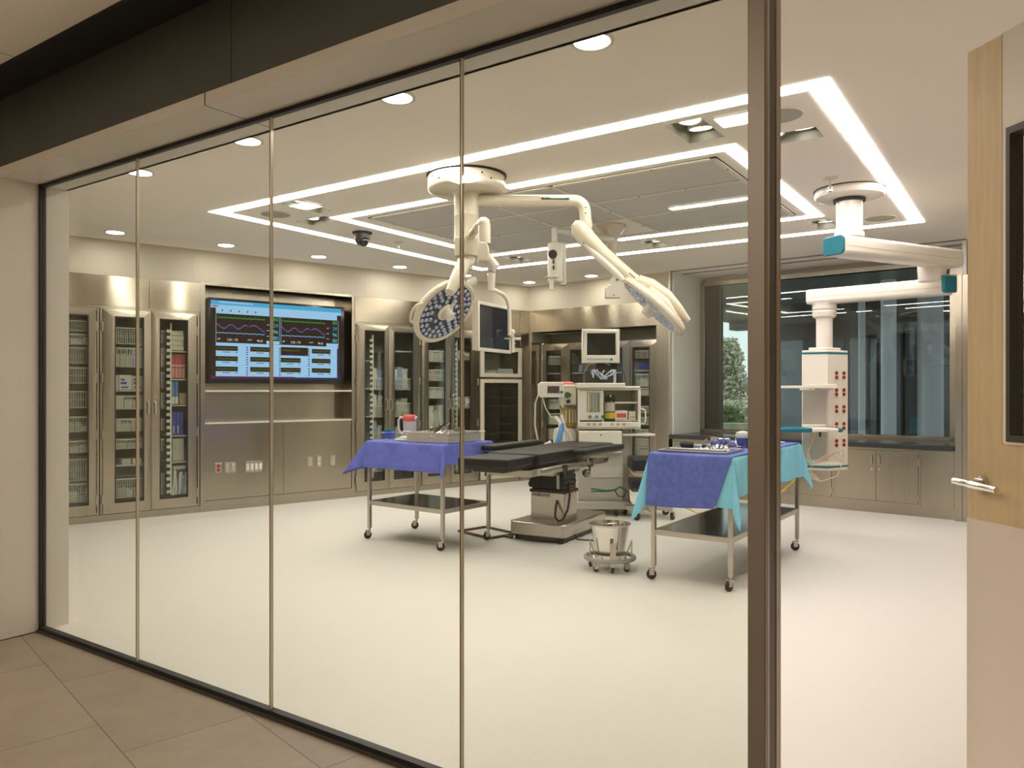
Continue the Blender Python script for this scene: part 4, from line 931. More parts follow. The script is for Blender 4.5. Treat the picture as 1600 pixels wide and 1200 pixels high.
q = MB(); q.tube([rel(at3(0.931, 5.700, 2.212)), rel(at3(1.021, 5.700, 2.169)), rel(at3(1.140, 5.700, 2.084)), rel(at3(1.233, 5.690, 1.993)), rel(at3(1.309, 5.690, 1.912))], [.045, .062, .060, .040, .018], 16); q.tube([rel(at3(1.000, 5.660, 2.141)), rel(at3(1.108, 5.660, 2.032)), rel(at3(1.236, 5.660, 1.876)), rel(at3(1.269, 5.660, 1.843))], [.04, .06, .030, .012], 14)
q.build('head_back', 'cream', L)
q = MB(); q.T = basis(cdir(.76, -.65, 0), cdir(0, 0, 1), cdir(.65, .76, 0), rel(at3(0.884, 5.700, 2.241))); q.box(-.03, .03, -.052, -.048, -.003, .003); q.T = Matrix.Identity(4); q.ball(rel(at3(0.919, 5.655, 2.192)), .006, 8); q.ball(rel(at3(0.532, 5.700, 2.488)), .006, 8); q.ball(rel(at3(0.550, 5.735, 2.762)), .006, 8); q.ball(rel(at3(0.550, 5.735, 2.719)), .006, 8); q.build('screw', 'black', sp)
# arm to head 1
q = MB(); q.tube([rel(at3(-0.345, 5.750, 2.397)), rel(at3(-0.340, 5.750, 2.363)), rel(at3(-0.349, 5.730, 2.322))], [.05, .058, .05], 16)
q.tube([rel(at3(-0.353, 5.720, 2.349)), rel(at3(-0.388, 5.680, 2.261)), rel(at3(-0.426, 5.620, 2.168)), rel(at3(-0.451, 5.580, 2.107))], [.056, .054, .046, .036], 14); q.build('spring_arm', 'cream', L)
q = MB(); q.tube([rel(at3(-0.413, 5.900, 2.172)), rel(at3(-0.356, 5.930, 2.196)), rel(at3(-0.288, 5.950, 2.248)), rel(at3(-0.273, 5.950, 2.253))], [.035, .036, .032, .02], 14); q.tube([rel(at3(-0.443, 5.600, 2.133)), rel(at3(-0.453, 5.780, 2.166))], .02, 10); q.build('yoke', 'grey_plastic', L)
# monitor arm
m0 = rel(at3(-0.319, 5.720, 2.534)); m1 = rel(at3(-0.224, 5.380, 2.561))
q = MB(); q.tube([m0, m1, rel(at3(-0.205, 5.360, 2.570)), rel(at3(-0.194, 5.350, 2.559)), rel(at3(-0.192, 5.350, 2.537)), rel(at3(-0.192, 5.350, 2.417))], [.032, .032, .036, .043, .044, .044], 16); q.ball(rel(at3(-0.196, 5.350, 2.559)), .045, 16); ma = q.build('arm', 'cream', L)
text('label_text', 'HARMONY', .030, 'navy', ma, rel(at3(-.255, 5.47, 2.545)), (pi/2, radians(-48), YAW-radians(10)), .0004)
q = MB(); q.T = basis(cdir(1, 0, 0), cdir(0, 0, 1), cdir(0, 1, 0), rel(at3(-0.196, 5.350, 2.292))); q.prism([(-.042, 0), (.035, 0), (.042, .03), (.034, .10), (.02, .13), (-.03, .13), (-.038, .10), (-.042, .03)], -.045, .045, 'y'); sa = q.build('spring_arm', 'cream', L, bevel=.008)
q = MB(); q.tube([rel(at3(-0.179, 5.370, 2.335)), rel(at3(-0.131, 5.400, 2.268)), rel(at3(-0.144, 5.400, 2.232))], [.035, .045, .03], 14); q.tube([rel(at3(-0.144, 5.400, 2.219)), rel(at3(-0.144, 5.400, 2.156)), rel(at3(-0.144, 5.400, 2.093))], [.029, .026, .023], 14); q.build('lower_joint', 'white', sa)
# monitor
Mo = at3(-0.144, 5.400, 2.093)
T_ = thing('hanging_monitor', 'flat monitor with dark blue screen and white frame hanging from a bent tube', 'monitor', Mo, 0)
rm = lambda v: Vector(v) - Mo
q = MB(); q.tube([rm(at3(-0.144, 5.400, 2.124)), rm(at3(-0.135, 5.400, 2.107)), rm(at3(-0.108, 5.410, 2.094)), rm(at3(-0.063, 5.430, 2.074)), rm(at3(-0.036, 5.450, 2.045)), rm(at3(-0.021, 5.470, 1.997)), rm(at3(-0.018, 5.470, 1.920)), rm(at3(-0.018, 5.470, 1.787))], .015, 12); q.build('bent_tube', 'white', T_)
p00 = at3(-0.247, 5.200, 1.664); p01 = at3(-0.247, 5.200, 2.000); dx = (at3(-.024, 5.65, 0) - at3(-.247, 5.20, 0)); wdt = dx.length; xd = dx.normalized(); yd = Vector((0, 0, 1)); zd = xd.cross(yd)
T = basis(xd, zd, yd, rm(p00)); hh = .34
# local y of this basis points away from or toward the room camera; the glass is on the +y side when zd faces it
q = MB(); q.T = T; q.plate(0, wdt, 0, hh, .022, wdt-.022, .024, hh-.022, -.004, .022, r=.003, n=1); q.box(.005, wdt-.005, -.03, .012, .005, hh-.005); q.build('casing', 'white', T_, bevel=.003)
q = MB(); q.T = T; q.box(.020, wdt-.020, .011, .016, .022, hh-.02); q.build('screen', 'screen_navy', T_, smooth=False)
q = MB(); q.ball(rm(at3(0.000, 5.550, 1.816)), .024, 16); q.tube([rm(at3(0.005, 5.500, 1.771)), rm(at3(0.005, 5.500, 1.666))], [.014, .016], 12); q.tube([rm(at3(-0.055, 5.500, 1.767)), rm(at3(0.064, 5.500, 1.764))], [.005, .011], 10); q.tube([rm(at3(-0.018, 5.470, 1.810)), rm(at3(0.005, 5.500, 1.776))], .016, 10); q.build('bracket', 'white', T_)

# ceiling camera boom behind the lamp
B = thing('camera_boom', 'white camera with black lens hanging from a boom behind the surgical lamp', 'camera', at3(.965, 7.47, CEIL), 0); Bo = Vector(B.location); rb = lambda v: Vector(v) - Bo
MB().lathe([(.145, -.001), (.145, -.02), (.12, -.05), (.075, -.12), (.055, -.16), (.05, -.40)], n=36).build('canopy', 'cream', B)
q = MB(); q.tube([rb(at3(0.965, 7.470, 2.882)), rb(at3(0.961, 7.440, 2.857)), rb(at3(0.622, 7.250, 2.862))], [.05, .045, .035], 14); q.tube([rb(at3(0.634, 7.250, 2.874)), rb(at3(0.497, 7.100, 2.861)), rb(at3(0.397, 7.000, 2.853))], [.035, .032, .03], 14); q.build('arm', 'white', B)
q = MB(); q.tube([rb(at3(0.388, 7.000, 2.870)), rb(at3(0.388, 7.000, 2.736))], [.031, .028], 16); q.build('drop_tube', 'white', B)
q = MB(); q.tube([rb(at3(0.394, 7.000, 2.742)), rb(at3(0.394, 7.000, 2.730)), rb(at3(0.400, 7.000, 2.386)), rb(at3(0.400, 7.000, 2.374))], [.05, .072, .074, .06], 28); hs = q.build('camera_housing', 'white', B)
q = MB(); q.tube([rb(at3(0.435, 7.050, 2.739)), rb(at3(0.446, 7.050, 2.358))], [.07, .06], 6); q.build('back_housing', 'white', hs)
q = MB(); q.T = basis(cdir(1, 0, 0), cdir(0, 1, 0), cdir(0, 0, -1), rb(at3(0.367, 6.930, 2.621))); q.cyl(0, 0, 0, .022, .039, 24); q.T = Matrix.Identity(4); q.bar(rb(at3(0.375, 6.925, 2.571)), rb(at3(0.375, 6.925, 2.537)), .012, .012); q.bar(rb(at3(0.375, 6.925, 2.520)), rb(at3(0.375, 6.925, 2.485)), .012, .012); q.build('lens', 'black', hs)
q = MB(); q.tube([rb(at3(0.358, 6.930, 2.419)), rb(at3(0.358, 6.930, 2.411))], .062, 22); q.tube([rb(at3(0.358, 6.930, 2.411)), rb(at3(0.358, 6.930, 2.301))], .021, 14); q.build('sterile_handle', 'white', B)
K = thing('boom_arm', 'white slanted spring arm with black triangle mark ending in an empty socket', 'boom arm', at3(.99, 7.60, CEIL-.02), 0); Ko = Vector(K.location); rk = lambda v: Vector(v) - Ko
q = MB(); q.tube([rk(at3(0.982, 7.600, 2.977)), rk(at3(0.988, 7.600, 2.901))], .052, 16); q.tube([rk(at3(0.950, 7.600, 2.888)), rk(at3(0.828, 7.200, 2.666)), rk(at3(0.904, 7.000, 2.549)), rk(at3(1.012, 6.900, 2.418))], [.04, .05, .05, .03], 12); q.build('arm', 'white', K)
q = MB(); q.T = basis(cdir(1, 0, 0), cdir(0, 0, 1), cdir(0, 1, 0), rk(at3(0.922, 6.850, 2.216))); q.prism([(-.09, 0), (.045, 0), (.045, .065), (.062, .085), (.115, .125), (.115, .155), (.06, .21), (.0, .22), (-.045, .17), (-.05, .12), (-.09, .09)], -.045, .045, 'y'); so_ = q.build('socket', 'white', K, bevel=.008)
q = MB(); q.T = basis(cdir(1, 0, 0), cdir(0, 0, 1), cdir(0, 1, 0), rk(at3(0.922, 6.850, 2.216))); q.prism([(.0, .145), (.035, .16), (.005, .185)], -.05, -.0455, 'y'); q.cyl(0, 0, 0, .001, .001, 6); q.T = Matrix.Identity(4); q.ball(rk(at3(0.946, 6.800, 2.414)), .008, 8); q.ball(rk(at3(0.901, 6.800, 2.239)), .006, 8); q.build('triangle_mark', 'black', so_)
text('label_text', 'Surgical Solutions', .034, 'dark_plastic', K, rk(at3(0.797, 6.600, 2.516)), (pi/2, radians(44), YAW), .0003)

# supply pendant
Pn = thing('supply_pendant', 'white ceiling supply pendant with teal end caps and a tower of red sockets', 'supply pendant', at3(2.701, 6.15, CEIL), 0); Po = Vector(Pn.location); rp = lambda v: Vector(v) - Po
q = MB(); q.lathe([(.255, -.004), (.262, -.02), (.262, -.045), (.252, -.062), (.22, -.072), (.12, -.075)], n=52); q.build('canopy', 'pendant', Pn)
MB().lathe([(.268, 0), (.268, -.006), (.25, -.006)], n=52).build('canopy_gap', 'dark_plastic', Pn)
MB().lathe([(.12, -.072), (.12, -.098), (.105, -.10)], n=40).build('dark_ring', 'black', Pn)
MB().lathe([(.098, -.095), (.098, -.34), (.11, -.345), (.112, -.38), (.09, -.40)], n=40).build('column', 'pendant', Pn)
def beam(a, b, w, h, cap_a, cap_b):
    """rounded beam from a to b with coloured end caps"""
    d = (b-a); d.z = 0; Ln = d.length; d.normalize(); s = Vector((0, 0, 1)).cross(d)
    T = basis(d, s, Vector((0, 0, 1)), a); q = MB(); q.T = T
    pr = []
    for cx, cz, a0 in ((w/2-.035, h/2-.035, 0), (-w/2+.035, h/2-.035, 90), (-w/2+.035, -h/2+.035, 180), (w/2-.035, -h/2+.035, 270)):
        for i in range(7): t_ = radians(a0+90*i/6); pr.append((cx+.035*cos(t_), cz+.035*sin(t_)))
    q.prism(pr, 0, Ln, 'x'); bo = q.build('beam', 'pendant', Pn)
    q = MB(); q.T = T; q.box(.02, Ln-.02, -w/2-.0015, w/2+.0015, -.012, -.009); q.build('beam_groove', 'grey_plastic', bo)
    for c_, x0, x1 in ((cap_a, -.022, .0), (cap_b, Ln, Ln+.022)):
        q = MB(); q.T = T; q.prism([(u*.97, v*.97) for u, v in pr], x0, x1, 'x'); q.build('end_cap', 'teal' if c_ else 'pendant', bo, bevel=.006)
    return T, Ln
A1 = rp(at3(2.512, 5.980, 2.521)); B1 = rp(at3(3.790, 6.620, 2.531)); beam(A1, B1, .20, .150, True, False)
A2 = rp(at3(2.925, 7.500, 2.300)); B2 = rp(at3(3.808, 6.720, 2.318)); 
beam(A2, B2, .19, .142, False, False)
q = MB(); j = rp(at3(3.608, 6.600, 2.462)); q.lathe([(.105, -.13), (.112, -.02), (.112, .0), (.092, .02), (.11, .04), (.11, .06), (.09, .075)], j.x, j.y, 36); q.T = Matrix.Identity(4)
qq = MB(); qq.v = [(v[0], v[1], v[2]+j.z) for v in q.v]; qq.f = q.f; qq.m = q.m; qq.build('elbow_joint', 'pendant', Pn)
q = MB(); q.T = basis(cdir(.94, 0, .34), cdir(-.34, 0, .94), cdir(0, 1, 0), rp(at3(3.700, 6.500, 2.296))); q.box(-.072, .072, -.02, .02, -.074, .074); q.build('end_cap', 'teal', Pn, bevel=.014, seg=3)
q = MB(); q.tube([rp(at3(3.734, 6.560, 2.379)), rp(at3(3.734, 6.560, 2.231))], .06, 16); q.build('cap_body', 'pendant', Pn)
dj = rp(at3(3.022, 7.430, 2.075))
qq = MB(); qq.lathe([(.075, dj.z-.36), (.075, dj.z+.01), (.105, dj.z+.03), (.112, dj.z+.075), (.100, dj.z+.09), (.112, dj.z+.105), (.112, dj.z+.15), (.13, dj.z+.18), (.10, dj.z+.22)], dj.x, dj.y, 36); qq.build('drop_tube', 'pendant', Pn)
# tower: plan is a stretched octagon
tw_z1 = dj.z-.29; zt = 1.785-Po.z; zb = .63-Po.z
c = rp(at3(3.02, 7.43, 0)); ang = YAW + radians(0)
def tower(poly, z0, z1, nm, m, par=None, bevel=0):
    q = MB(); q.T = Matrix.Translation((c.x, c.y, 0)) @ Matrix.Rotation(ang, 4, 'Z'); q.prism(poly, z0, z1); return q.build(nm, m, par or Pn, bevel=bevel)
PL = [(-.234, -.05), (-.029, -.15), (.222, -.02), (.222, .12), (.10, .18), (-.10, .18), (-.165, .12)]
tb = tower(PL, zb+.03, zt-.03, 'tower', 'pendant', bevel=.006)
sc = lambda k: [(x*k, y*k) for x, y in PL]
tower(sc(1.02), zt-.045, zt-.03, 'teal_band', 'teal', tb); tower(sc(1.0), zt-.03, zt-.008, 'top_cover', 'pendant', tb, .006); tower(sc(.7), zt-.008, zt+.02, 'top_cover', 'pendant', tb, .008)
tower(sc(1.02), zb+.03, zb+.045, 'teal_band', 'teal', tb); tower(sc(1.0), zb, zb+.03, 'bottom_cover', 'pendant', tb, .008)
# left face panel seams and right face sockets
def face(i, j):
    a = Vector((*PL[i], 0)); b = Vector((*PL[j], 0)); R_ = Matrix.Rotation(ang, 3, 'Z'); a = R_ @ a + Vector((c.x, c.y, 0)); b = R_ @ b + Vector((c.x, c.y, 0)); d = (b-a).normalized(); n_ = Vector((d.y, -d.x, 0)); return a, b, d, n_
a, b, d, n_ = face(0, 1)
q = MB(); q.T = basis(d, -n_, Vector((0, 0, 1)), a); Lf = (b-a).length; q.box(.006, Lf-.006, -.003, 0, zb+.10, zb+.82); q.build('side_panel', mat('satin_aluminium', (.55, .52, .47), .35, .5), tb, bevel=.002)
a, b, d, n_ = face(1, 2)
Lf = (b-a).length
for r_ in range(5):
    for cc in range(2):
        for dz in (0, .042):
            q = MB(); q.T = basis(d, Vector((0, 0, 1)), n_, a + d*(Lf*(.42+.36*cc)) + Vector((0, 0, zt-.225-r_*.162-dz))); q.cyl(0, 0, -.002, .010, .0165, 18); q.build('red_socket', 'red', tb)
q = MB(); q.T = basis(d, Vector((0, 0, 1)), n_, a + d*Lf*.02 + Vector((0, 0, zb+.05))); q.box(0, .004, 0, 1.06, -.001, .002); q.build('panel_seam', 'grey_plastic', tb)
# shelves and rails
def shelf_arm(z, m, teal_):
    q = MB(); q.T = Matrix.Translation((c.x, c.y, z-Po.z)) @ Matrix.Rotation(ang, 4, 'Z')
    q.box(-.56, -.02, -.36, -.25, -.012, .012); q.box(-.26, .0, -.30, -.15, .012, .028); q.box(-.25, -.21, -.30, -.03, -.03, .008); q.box(-.07, -.03, -.30, -.12, -.03, .008)
    return q.build('shelf', m, Pn, bevel=.004)
s_ = shelf_arm(1.425, 'pendant', False)
q = MB(); q.T = Matrix.Translation((c.x, c.y, 1.04-Po.z)) @ Matrix.Rotation(ang, 4, 'Z'); q.box(-.55, -.07, -.50, -.16, -.022, .012); q.box(-.26, -.05, -.20, -.10, .012, .03); sh = q.build('shelf', 'pendant', Pn, bevel=.012)
q = MB(); q.T = Matrix.Translation((c.x, c.y, 1.04-Po.z)) @ Matrix.Rotation(ang, 4, 'Z'); q.box(-.62, -.32, -.535, -.145, -.026, .016); q.box(-.069, -.035, -.51, -.15, -.024, .014); q.build('shelf_edge', 'teal', sh, bevel=.01)
q = MB(); q.T = Matrix.Translation((c.x, c.y, 1.0-Po.z)) @ Matrix.Rotation(ang, 4, 'Z'); q.tube([(-.2, -.4, .02), (-.2, -.4, -.03)], .01, 8); q.build('hook', 'black', sh)
q = MB(); q.T = Matrix.Translation((c.x, c.y, .70-Po.z)) @ Matrix.Rotation(ang, 4, 'Z'); q.box(-.22, .03, -.34, -.15, -.0, .022); q.build('shelf', 'pendant', Pn, bevel=.005)
q = MB(); q.T = Matrix.Translation((c.x, c.y, 0-Po.z)) @ Matrix.Rotation(ang, 4, 'Z')
for k in range(3):
    q.tube([(-.2-.03*k, -.3, 1.0), (-.3, -.36, .83-.05*k), (-.26, -.38, .72), (-.14+.02*k, -.30, .74+.03*k), (-.02+.04*k, -.28, .80+.02*k), (.06, -.27, .72), (.0, -.30, .60), (-.16, -.32, .55), (-.30, -.34, .60+.04*k)], .0055, 6)
q.build('clear_hose', mat('pale_hose', (.72, .55, .45), .4), Pn)
q = MB(); q.T = Matrix.Translation((c.x, c.y, 0-Po.z)) @ Matrix.Rotation(ang, 4, 'Z')
for k in range(8): q.tube([(-.24, -.34, .68), (-.30-.01*k, -.36, .72+.012*k), (-.22-.015*k, -.38, .76-.01*k)], .004, 5)
q.tube([(-.26, -.34, .64), (-.27, -.35, .48)], .005, 6); q.build('green_lead', mat('mint_lead', (.25, .65, .50), .5), Pn)
# ================================================================ FLOOR STANDING EQUIPMENT
def caster(q_r, q_m, x, y, r=.036, w=.022, yaw=0.):
    """fills rubber and metal builders with one castor whose tread touches z = 0"""
    for q in (q_r, q_m): q.T = q.T @ Matrix.Translation((x, y, 0)) @ Matrix.Rotation(yaw, 4, 'Z')
    T = q_r.T.copy()
    q_r.T = T @ Matrix.Translation((.018, -w/2, r)) @ Matrix.Rotation(-pi/2, 4, 'X'); q_r.lathe([(r*.55, 0), (r*.92, 0), (r, w*.25), (r, w*.75), (r*.92, w), (r*.55, w)], n=22)
    q_m.T = T; q_m.box(.0, .036, -w/2-.005, -w/2-.002, r*.9, r*2.05); q_m.box(.0, .036, w/2+.002, w/2+.005, r*.9, r*2.05); q_m.box(-.008, .036, -w/2-.005, w/2+.005, r*2.03, r*2.03+.008); q_m.cyl(0, 0, r*2.03, r*2.03+.03, .010, 10)
def add_caster(parent, x, y, yaw=0, r=.036, w=.022):
    a = MB(); b = MB(); caster(a, b, x, y, r, w, yaw); o = b.build('caster', 'steel_plain', parent); a.build('wheel', 'black', o); return o
def inst_table(label, ctr, rz, w, l, zt, zs):
    t = thing('instrument_table', label, 'table', (*ctr, 0), rz, group='steel instrument tables')
    for sx in (-1, 1):
        for sy in (-1, 1):
            x = sx*(w/2-.02); y = sy*(l/2-.02)
            MB().box(x-.0155, x+.0155, y-.0155, y+.0155, .10, zt-.002).build('leg', 'steel_plain', t, bevel=.003)
            add_caster(t, x, y, radians(random.Random(int(x*97+y*31)).uniform(150, 260)), .037)
    q = MB(); q.box(-w/2, w/2, -l/2, l/2, zt-.035, zt-.003); q.build('table_top', 'steel_plain', t, bevel=.003)
    q = MB(); q.box(-w/2+.03, w/2-.03, -l/2+.03, l/2-.03, zs, zs+.003)
    sf = q.build('lower_shelf', 'steel_dark', t)
    q = MB(); q.box(-w/2+.03, w/2-.03, -l/2+.012, -l/2+.03, zs-.035, zs+.004); q.box(-w/2+.03, w/2-.03, l/2-.03, l/2-.012, zs-.035, zs+.004); q.box(-w/2+.012, -w/2+.03, -l/2+.03, l/2-.03, zs-.035, zs+.004); q.box(w/2-.03, w/2-.012, -l/2+.03, l/2-.03, zs-.035, zs+.004); q.build('shelf_rim', 'steel_plain', sf)
    return t
def ridge(a, p, w=.008):
    d = abs(((a / p) + .5) % 1 - .5) * p
    return math.exp(-(d/w)**2)
def sheet(w, l, z, ov, seed, flare=.12, res=.022, lobes=1., rip=.012, corner=.38, dropk=.25, crease=.21):
    """cloth lying on a w x l table; ov = overhang (left, right, front, back)"""
    r = random.Random(seed); L_, R_, F_, B_ = ov
    nx = int((w+L_+R_)/res); ny = int((l+F_+B_)/res); vs = []; fs = []
    p1, p2, p3 = r.uniform(0, 6), r.uniform(0, 6), r.uniform(0, 6)
    for j in range(ny+1):
        for i in range(nx+1):
            u = -w/2-L_ + (w+L_+R_)*i/nx; v = -l/2-F_ + (l+F_+B_)*j/ny
            ox = max(0, abs(u)-w/2); oy = max(0, abs(v)-l/2); sx = 1 if u > 0 else -1; sy = 1 if v > 0 else -1
            if ox == 0 and oy == 0:
                vs.append((u, v, z + .0012*sin(u*19+p1)*sin(v*17+p2))); continue
            if ox > 0 and oy > 0:
                # corner: cone of cloth hanging from the table corner
                d = hypot(ox, oy); a = atan2(oy, ox)
                m = max(ox, oy); out = corner*min(ox, oy) + flare*m*.6
                ca, sa_ = cos(a), sin(a)
                wave = .35*sin(2*a)
                x = sx*(w/2 + out*(.4+ca)); y = sy*(l/2 + out*(.4+sa_)); zz = z - m*(1-.04) - dropk*min(ox, oy)
                vs.append((x, y, max(.02, zz)))
            elif ox > 0:
                k = rip*min(1, ox/.08)*(sin(v*15*lobes+p3)+.5*sin(v*31*lobes+p1)); k += .0045*(ridge(v, crease) + ridge(ox, crease)); x = sx*(w/2 + flare*ox + k + .004*(1-math.exp(-ox*60)))
                vs.append((x, v, z - ox*.985))
            else:
                k = rip*min(1, oy/.08)*(sin(u*15*lobes+p2)+.5*sin(u*29*lobes+p3)); k += .0045*(ridge(u, crease) + ridge(oy, crease)); y = sy*(l/2 + flare*oy + k + .004*(1-math.exp(-oy*60)))
                vs.append((u, y, z - oy*.985))
    for j in range(ny):
        for i in range(nx): a = j*(nx+1)+i; fs.append((a, a+1, a+nx+2, a+nx+1))
    return vs, fs
def drape(name, label, loc, rz, mesh, m, group=None, thick=.003):
    q = MB(); q.add(*mesh); o = q.build(name, m); o.location = loc; o.rotation_euler = (0, 0, rz)
    s = o.modifiers.new('thick', 'SOLIDIFY'); s.thickness = thick; s.offset = 1
    ss = o.modifiers.new('sub', 'SUBSURF'); ss.levels = 1; ss.render_levels = 1
    for p in o.data.polygons: p.use_smooth = True
    return tag(o, label, 'drape', group)
# left table
LTc = (-4.705, 5.505); LTr = radians(-3.0)
inst_table('steel rolling instrument table under the violet blue drape at the left', LTc, LTr, .97, .67, .920, .355)
drape('surgical_drape', 'violet blue drape over the left instrument table', (*LTc, 0), LTr, sheet(.98, .68, .923, (.27, .18, .25, .16), 4, flare=.14, corner=.46), 'blue_drape')
LF = Frame(LTc, LTr)
def on(fr, x, y, z, name, label, cat, group=None, rz=0): return thing(name, label, cat, fr.p(x, y, z), fr.a+rz, group)
ZL = .929
# pitcher
t = on(LF, -.37, .12, ZL, 'pitcher', 'frosted plastic pitcher with red lid on the blue draped table', 'pitcher')
MB().lathe([(.058, 0), (.060, .004), (.066, .19), (.064, .19), (.058, .006), (.001, .006)], n=32).build('jug', 'pitcher', t)
MB().lathe([(.069, .165), (.071, .205), (.060, .222), (.02, .228), (.001, .228)], n=32).build('lid', 'hot_red', t)
q = MB(); q.tube([(-.062, -.02, .20), (-.10, -.03, .198), (-.118, -.035, .17), (-.116, -.035, .09), (-.10, -.03, .05), (-.066, -.02, .035)], [.011]*6, 10); q.tube([(.060, .01, .19), (.085, .015, .205)], [.02, .008], 8); q.build('handle', 'paper', t)
t = on(LF, -.375, -.15, ZL, 'bowl', 'round blue plastic bowl on the left draped table', 'bowl')
MB().lathe([(.045, 0), (.048, .002), (.062, .058), (.075, .066), (.072, .070), (.058, .060), (.044, .006), (.001, .006)], n=32).build('bowl_shell', 'blue_bowl', t)
t = on(LF, -.392, -.14, ZL+.045, 'cup', 'small teal cup sitting in the blue bowl', 'cup')
MB().lathe([(.03, 0), (.036, .045), (.044, .05), (.040, .05), (.028, .004), (.001, .004)], n=28).build('cup_shell', 'teal_bowl', t)
t = on(LF, -.12, -.20, ZL, 'towel', 'folded white towel on the left draped table', 'towel')
q = MB(); q.box(-.07, .07, -.05, .05, 0, .014); q.box(-.06, .065, -.045, .045, .014, .028); q.box(-.03, .05, -.03, .03, .028, .040); q.build('fold', 'cloth', t, bevel=.006)
for k, (x, y, a, l) in enumerate(((-.26, -.20, .1, .16), (-.24, -.14, -.2, .14), (-.22, -.24, .3, .15))):
    t = on(LF, x, y, ZL, 'forceps', '%s steel forceps lying between bowl and towel' % ['front', 'back', 'middle'][k], 'forceps', 'loose forceps on the left table', a)
    q = MB(); q.tube([(-l/2, 0, .004), (0, .004, .008), (l/2, 0, .004)], .0032, 6); q.tube([(-l/2, .008, .004), (0, .003, .006), (l/2, 0, .004)], .0032, 6); q.torus((-l/2-.012, .014, .004), .012, .003, 14, 6); q.torus((-l/2-.012, -.008, .004), .012, .003, 14, 6); q.build('blades', 'chrome', t)
# perforated tray
t = on(LF, .215, -.02, ZL, 'sterilising_tray', 'perforated steel tray of instruments on the left table', 'tray', None, radians(6)); tx, ty, th = .235, .25, .085
q = MB(); h = th
q.box(-tx, tx, -ty, ty, 0, .003); q.box(-tx, tx, -ty, -ty+.003, 0, h); q.box(-tx, tx, ty-.003, ty, 0, h); q.box(-tx, -tx+.003, -ty, ty, 0, h); q.box(tx-.003, tx, -ty, ty, 0, h)
q.plate(-tx-.008, tx+.008, -ty-.008, ty+.008, -tx, tx, -ty, ty, 0, .001, r=.003, n=1) if False else q.box(-tx-.008, tx+.008, -ty-.008, -ty, h-.004, h+.004)
q.box(-tx-.008, tx+.008, ty, ty+.008, h-.004, h+.004); q.box(-tx-.008, -tx, -ty, ty, h-.004, h+.004); q.box(tx, tx+.008, -ty, ty, h-.004, h+.004); tb_ = q.build('tray_body', mat('matte_tray_steel', (.66, .63, .57), .42, .6), t)
q = MB()
for i in range(14):
    for k in range(4):
        x = -tx+.03+i*.032 + .016*(k % 2); z = .018+k*.015
        q.box(x-.0026, x+.0026, -ty-.001, -ty+.0, z-.0026, z+.0026); q.box(tx, tx+.001, -ty+.03+i*.034, -ty+.035+i*.034, z-.0026, z+.0026); 
q.build('perforations', 'dark_plastic', tb_)
q = MB(); q.tube([(-tx-.07, -ty+.03, h+.004), (-tx+.02, -ty+.03, h+.004)], .006, 6); q.tube([(tx+.02, ty-.06, h+.004), (tx+.09, ty-.06, h+.004)], .006, 6); q.build('tray_handle', 'paper', t)
rr = random.Random(3)
for k in range(16):
    x = rr.uniform(-.18, .18); y = rr.uniform(-.19, .19); l = rr.uniform(.10, .19); a = rr.uniform(0, pi); tl = rr.uniform(.02, .6)
    big = k in (3, 8, 11, 14)
    o = on(LF, .215+x, -.02+y, ZL+.052, 'surgical_instrument', '%s steel instrument from the left front of the perforated tray' % (ORD + ['thirteenth', 'fourteenth', 'fifteenth', 'sixteenth'])[k].replace('top', 'first'), 'instrument', 'instruments in the perforated tray', a)
    q = MB(); z1 = l*sin(tl); q.tube([(-l/2, 0, .012), (0, .003, .012+z1/2), (l/2*cos(tl), 0, .015+z1)], .0055 if not big else .012, 6); q.torus((-l/2, .013, .014), .013, .0035, 12, 6); q.torus((-l/2, -.013, .014), .013, .0035, 12, 6)
    if big: q.box(-.02, .02, -.02, .02, .03, .07)
    q.build('shaft', 'steel_dark' if k % 3 == 0 else 'chrome', o)

# right table with its layered drapes
RTc = (-2.03, 6.105); RTr = radians(-1.2); RW, RL = .62, 1.70
inst_table('long steel rolling instrument table under the sky blue drape at the right', RTc, RTr, RW, RL, .930, .365)
drape('surgical_drape', 'sky blue drape hanging over the long right table with pointed corners', (*RTc, 0), RTr, sheet(RW+.01, RL+.01, .933, (.31, .29, .36, .25), 9, flare=.035, corner=.26, dropk=.5), 'sky_drape')
def runner():
    vs = []; fs = []; nx, ny = 56, 120; F_ = .385; w = RW+.014; l = RL+.014
    for j in range(ny+1):
        for i in range(nx+1):
            v = -l/2-F_ + (l*.98+F_)*j/ny; oy = max(0, -l/2-v); k = max(0, oy/F_)
            u = -w/2 + w*i/nx*(1-.20*k)
            if oy == 0: vs.append((u, v, .9375 + .0008*sin(u*40)*sin(v*23)))
            else: vs.append((u, -l/2-.010-.075*oy-.006*sin(u*20+1)*min(1, oy/.1) -.004*ridge(oy+.07, .135)*min(1, oy/.05)-.004*ridge(u+.06, .17)*min(1, oy/.05), .9375-oy*.985+.008*k*sin(u*9)))
    for j in range(ny):
        for i in range(nx): a = j*(nx+1)+i; fs.append((a, a+1, a+nx+2, a+nx+1))
    return vs, fs
drape('table_runner', 'royal blue creased runner down the front of the long right table', (*RTc, 0), RTr, runner(), 'blue_drape2', None, .0025)
RF = Frame(RTc, RTr); ZR = .943
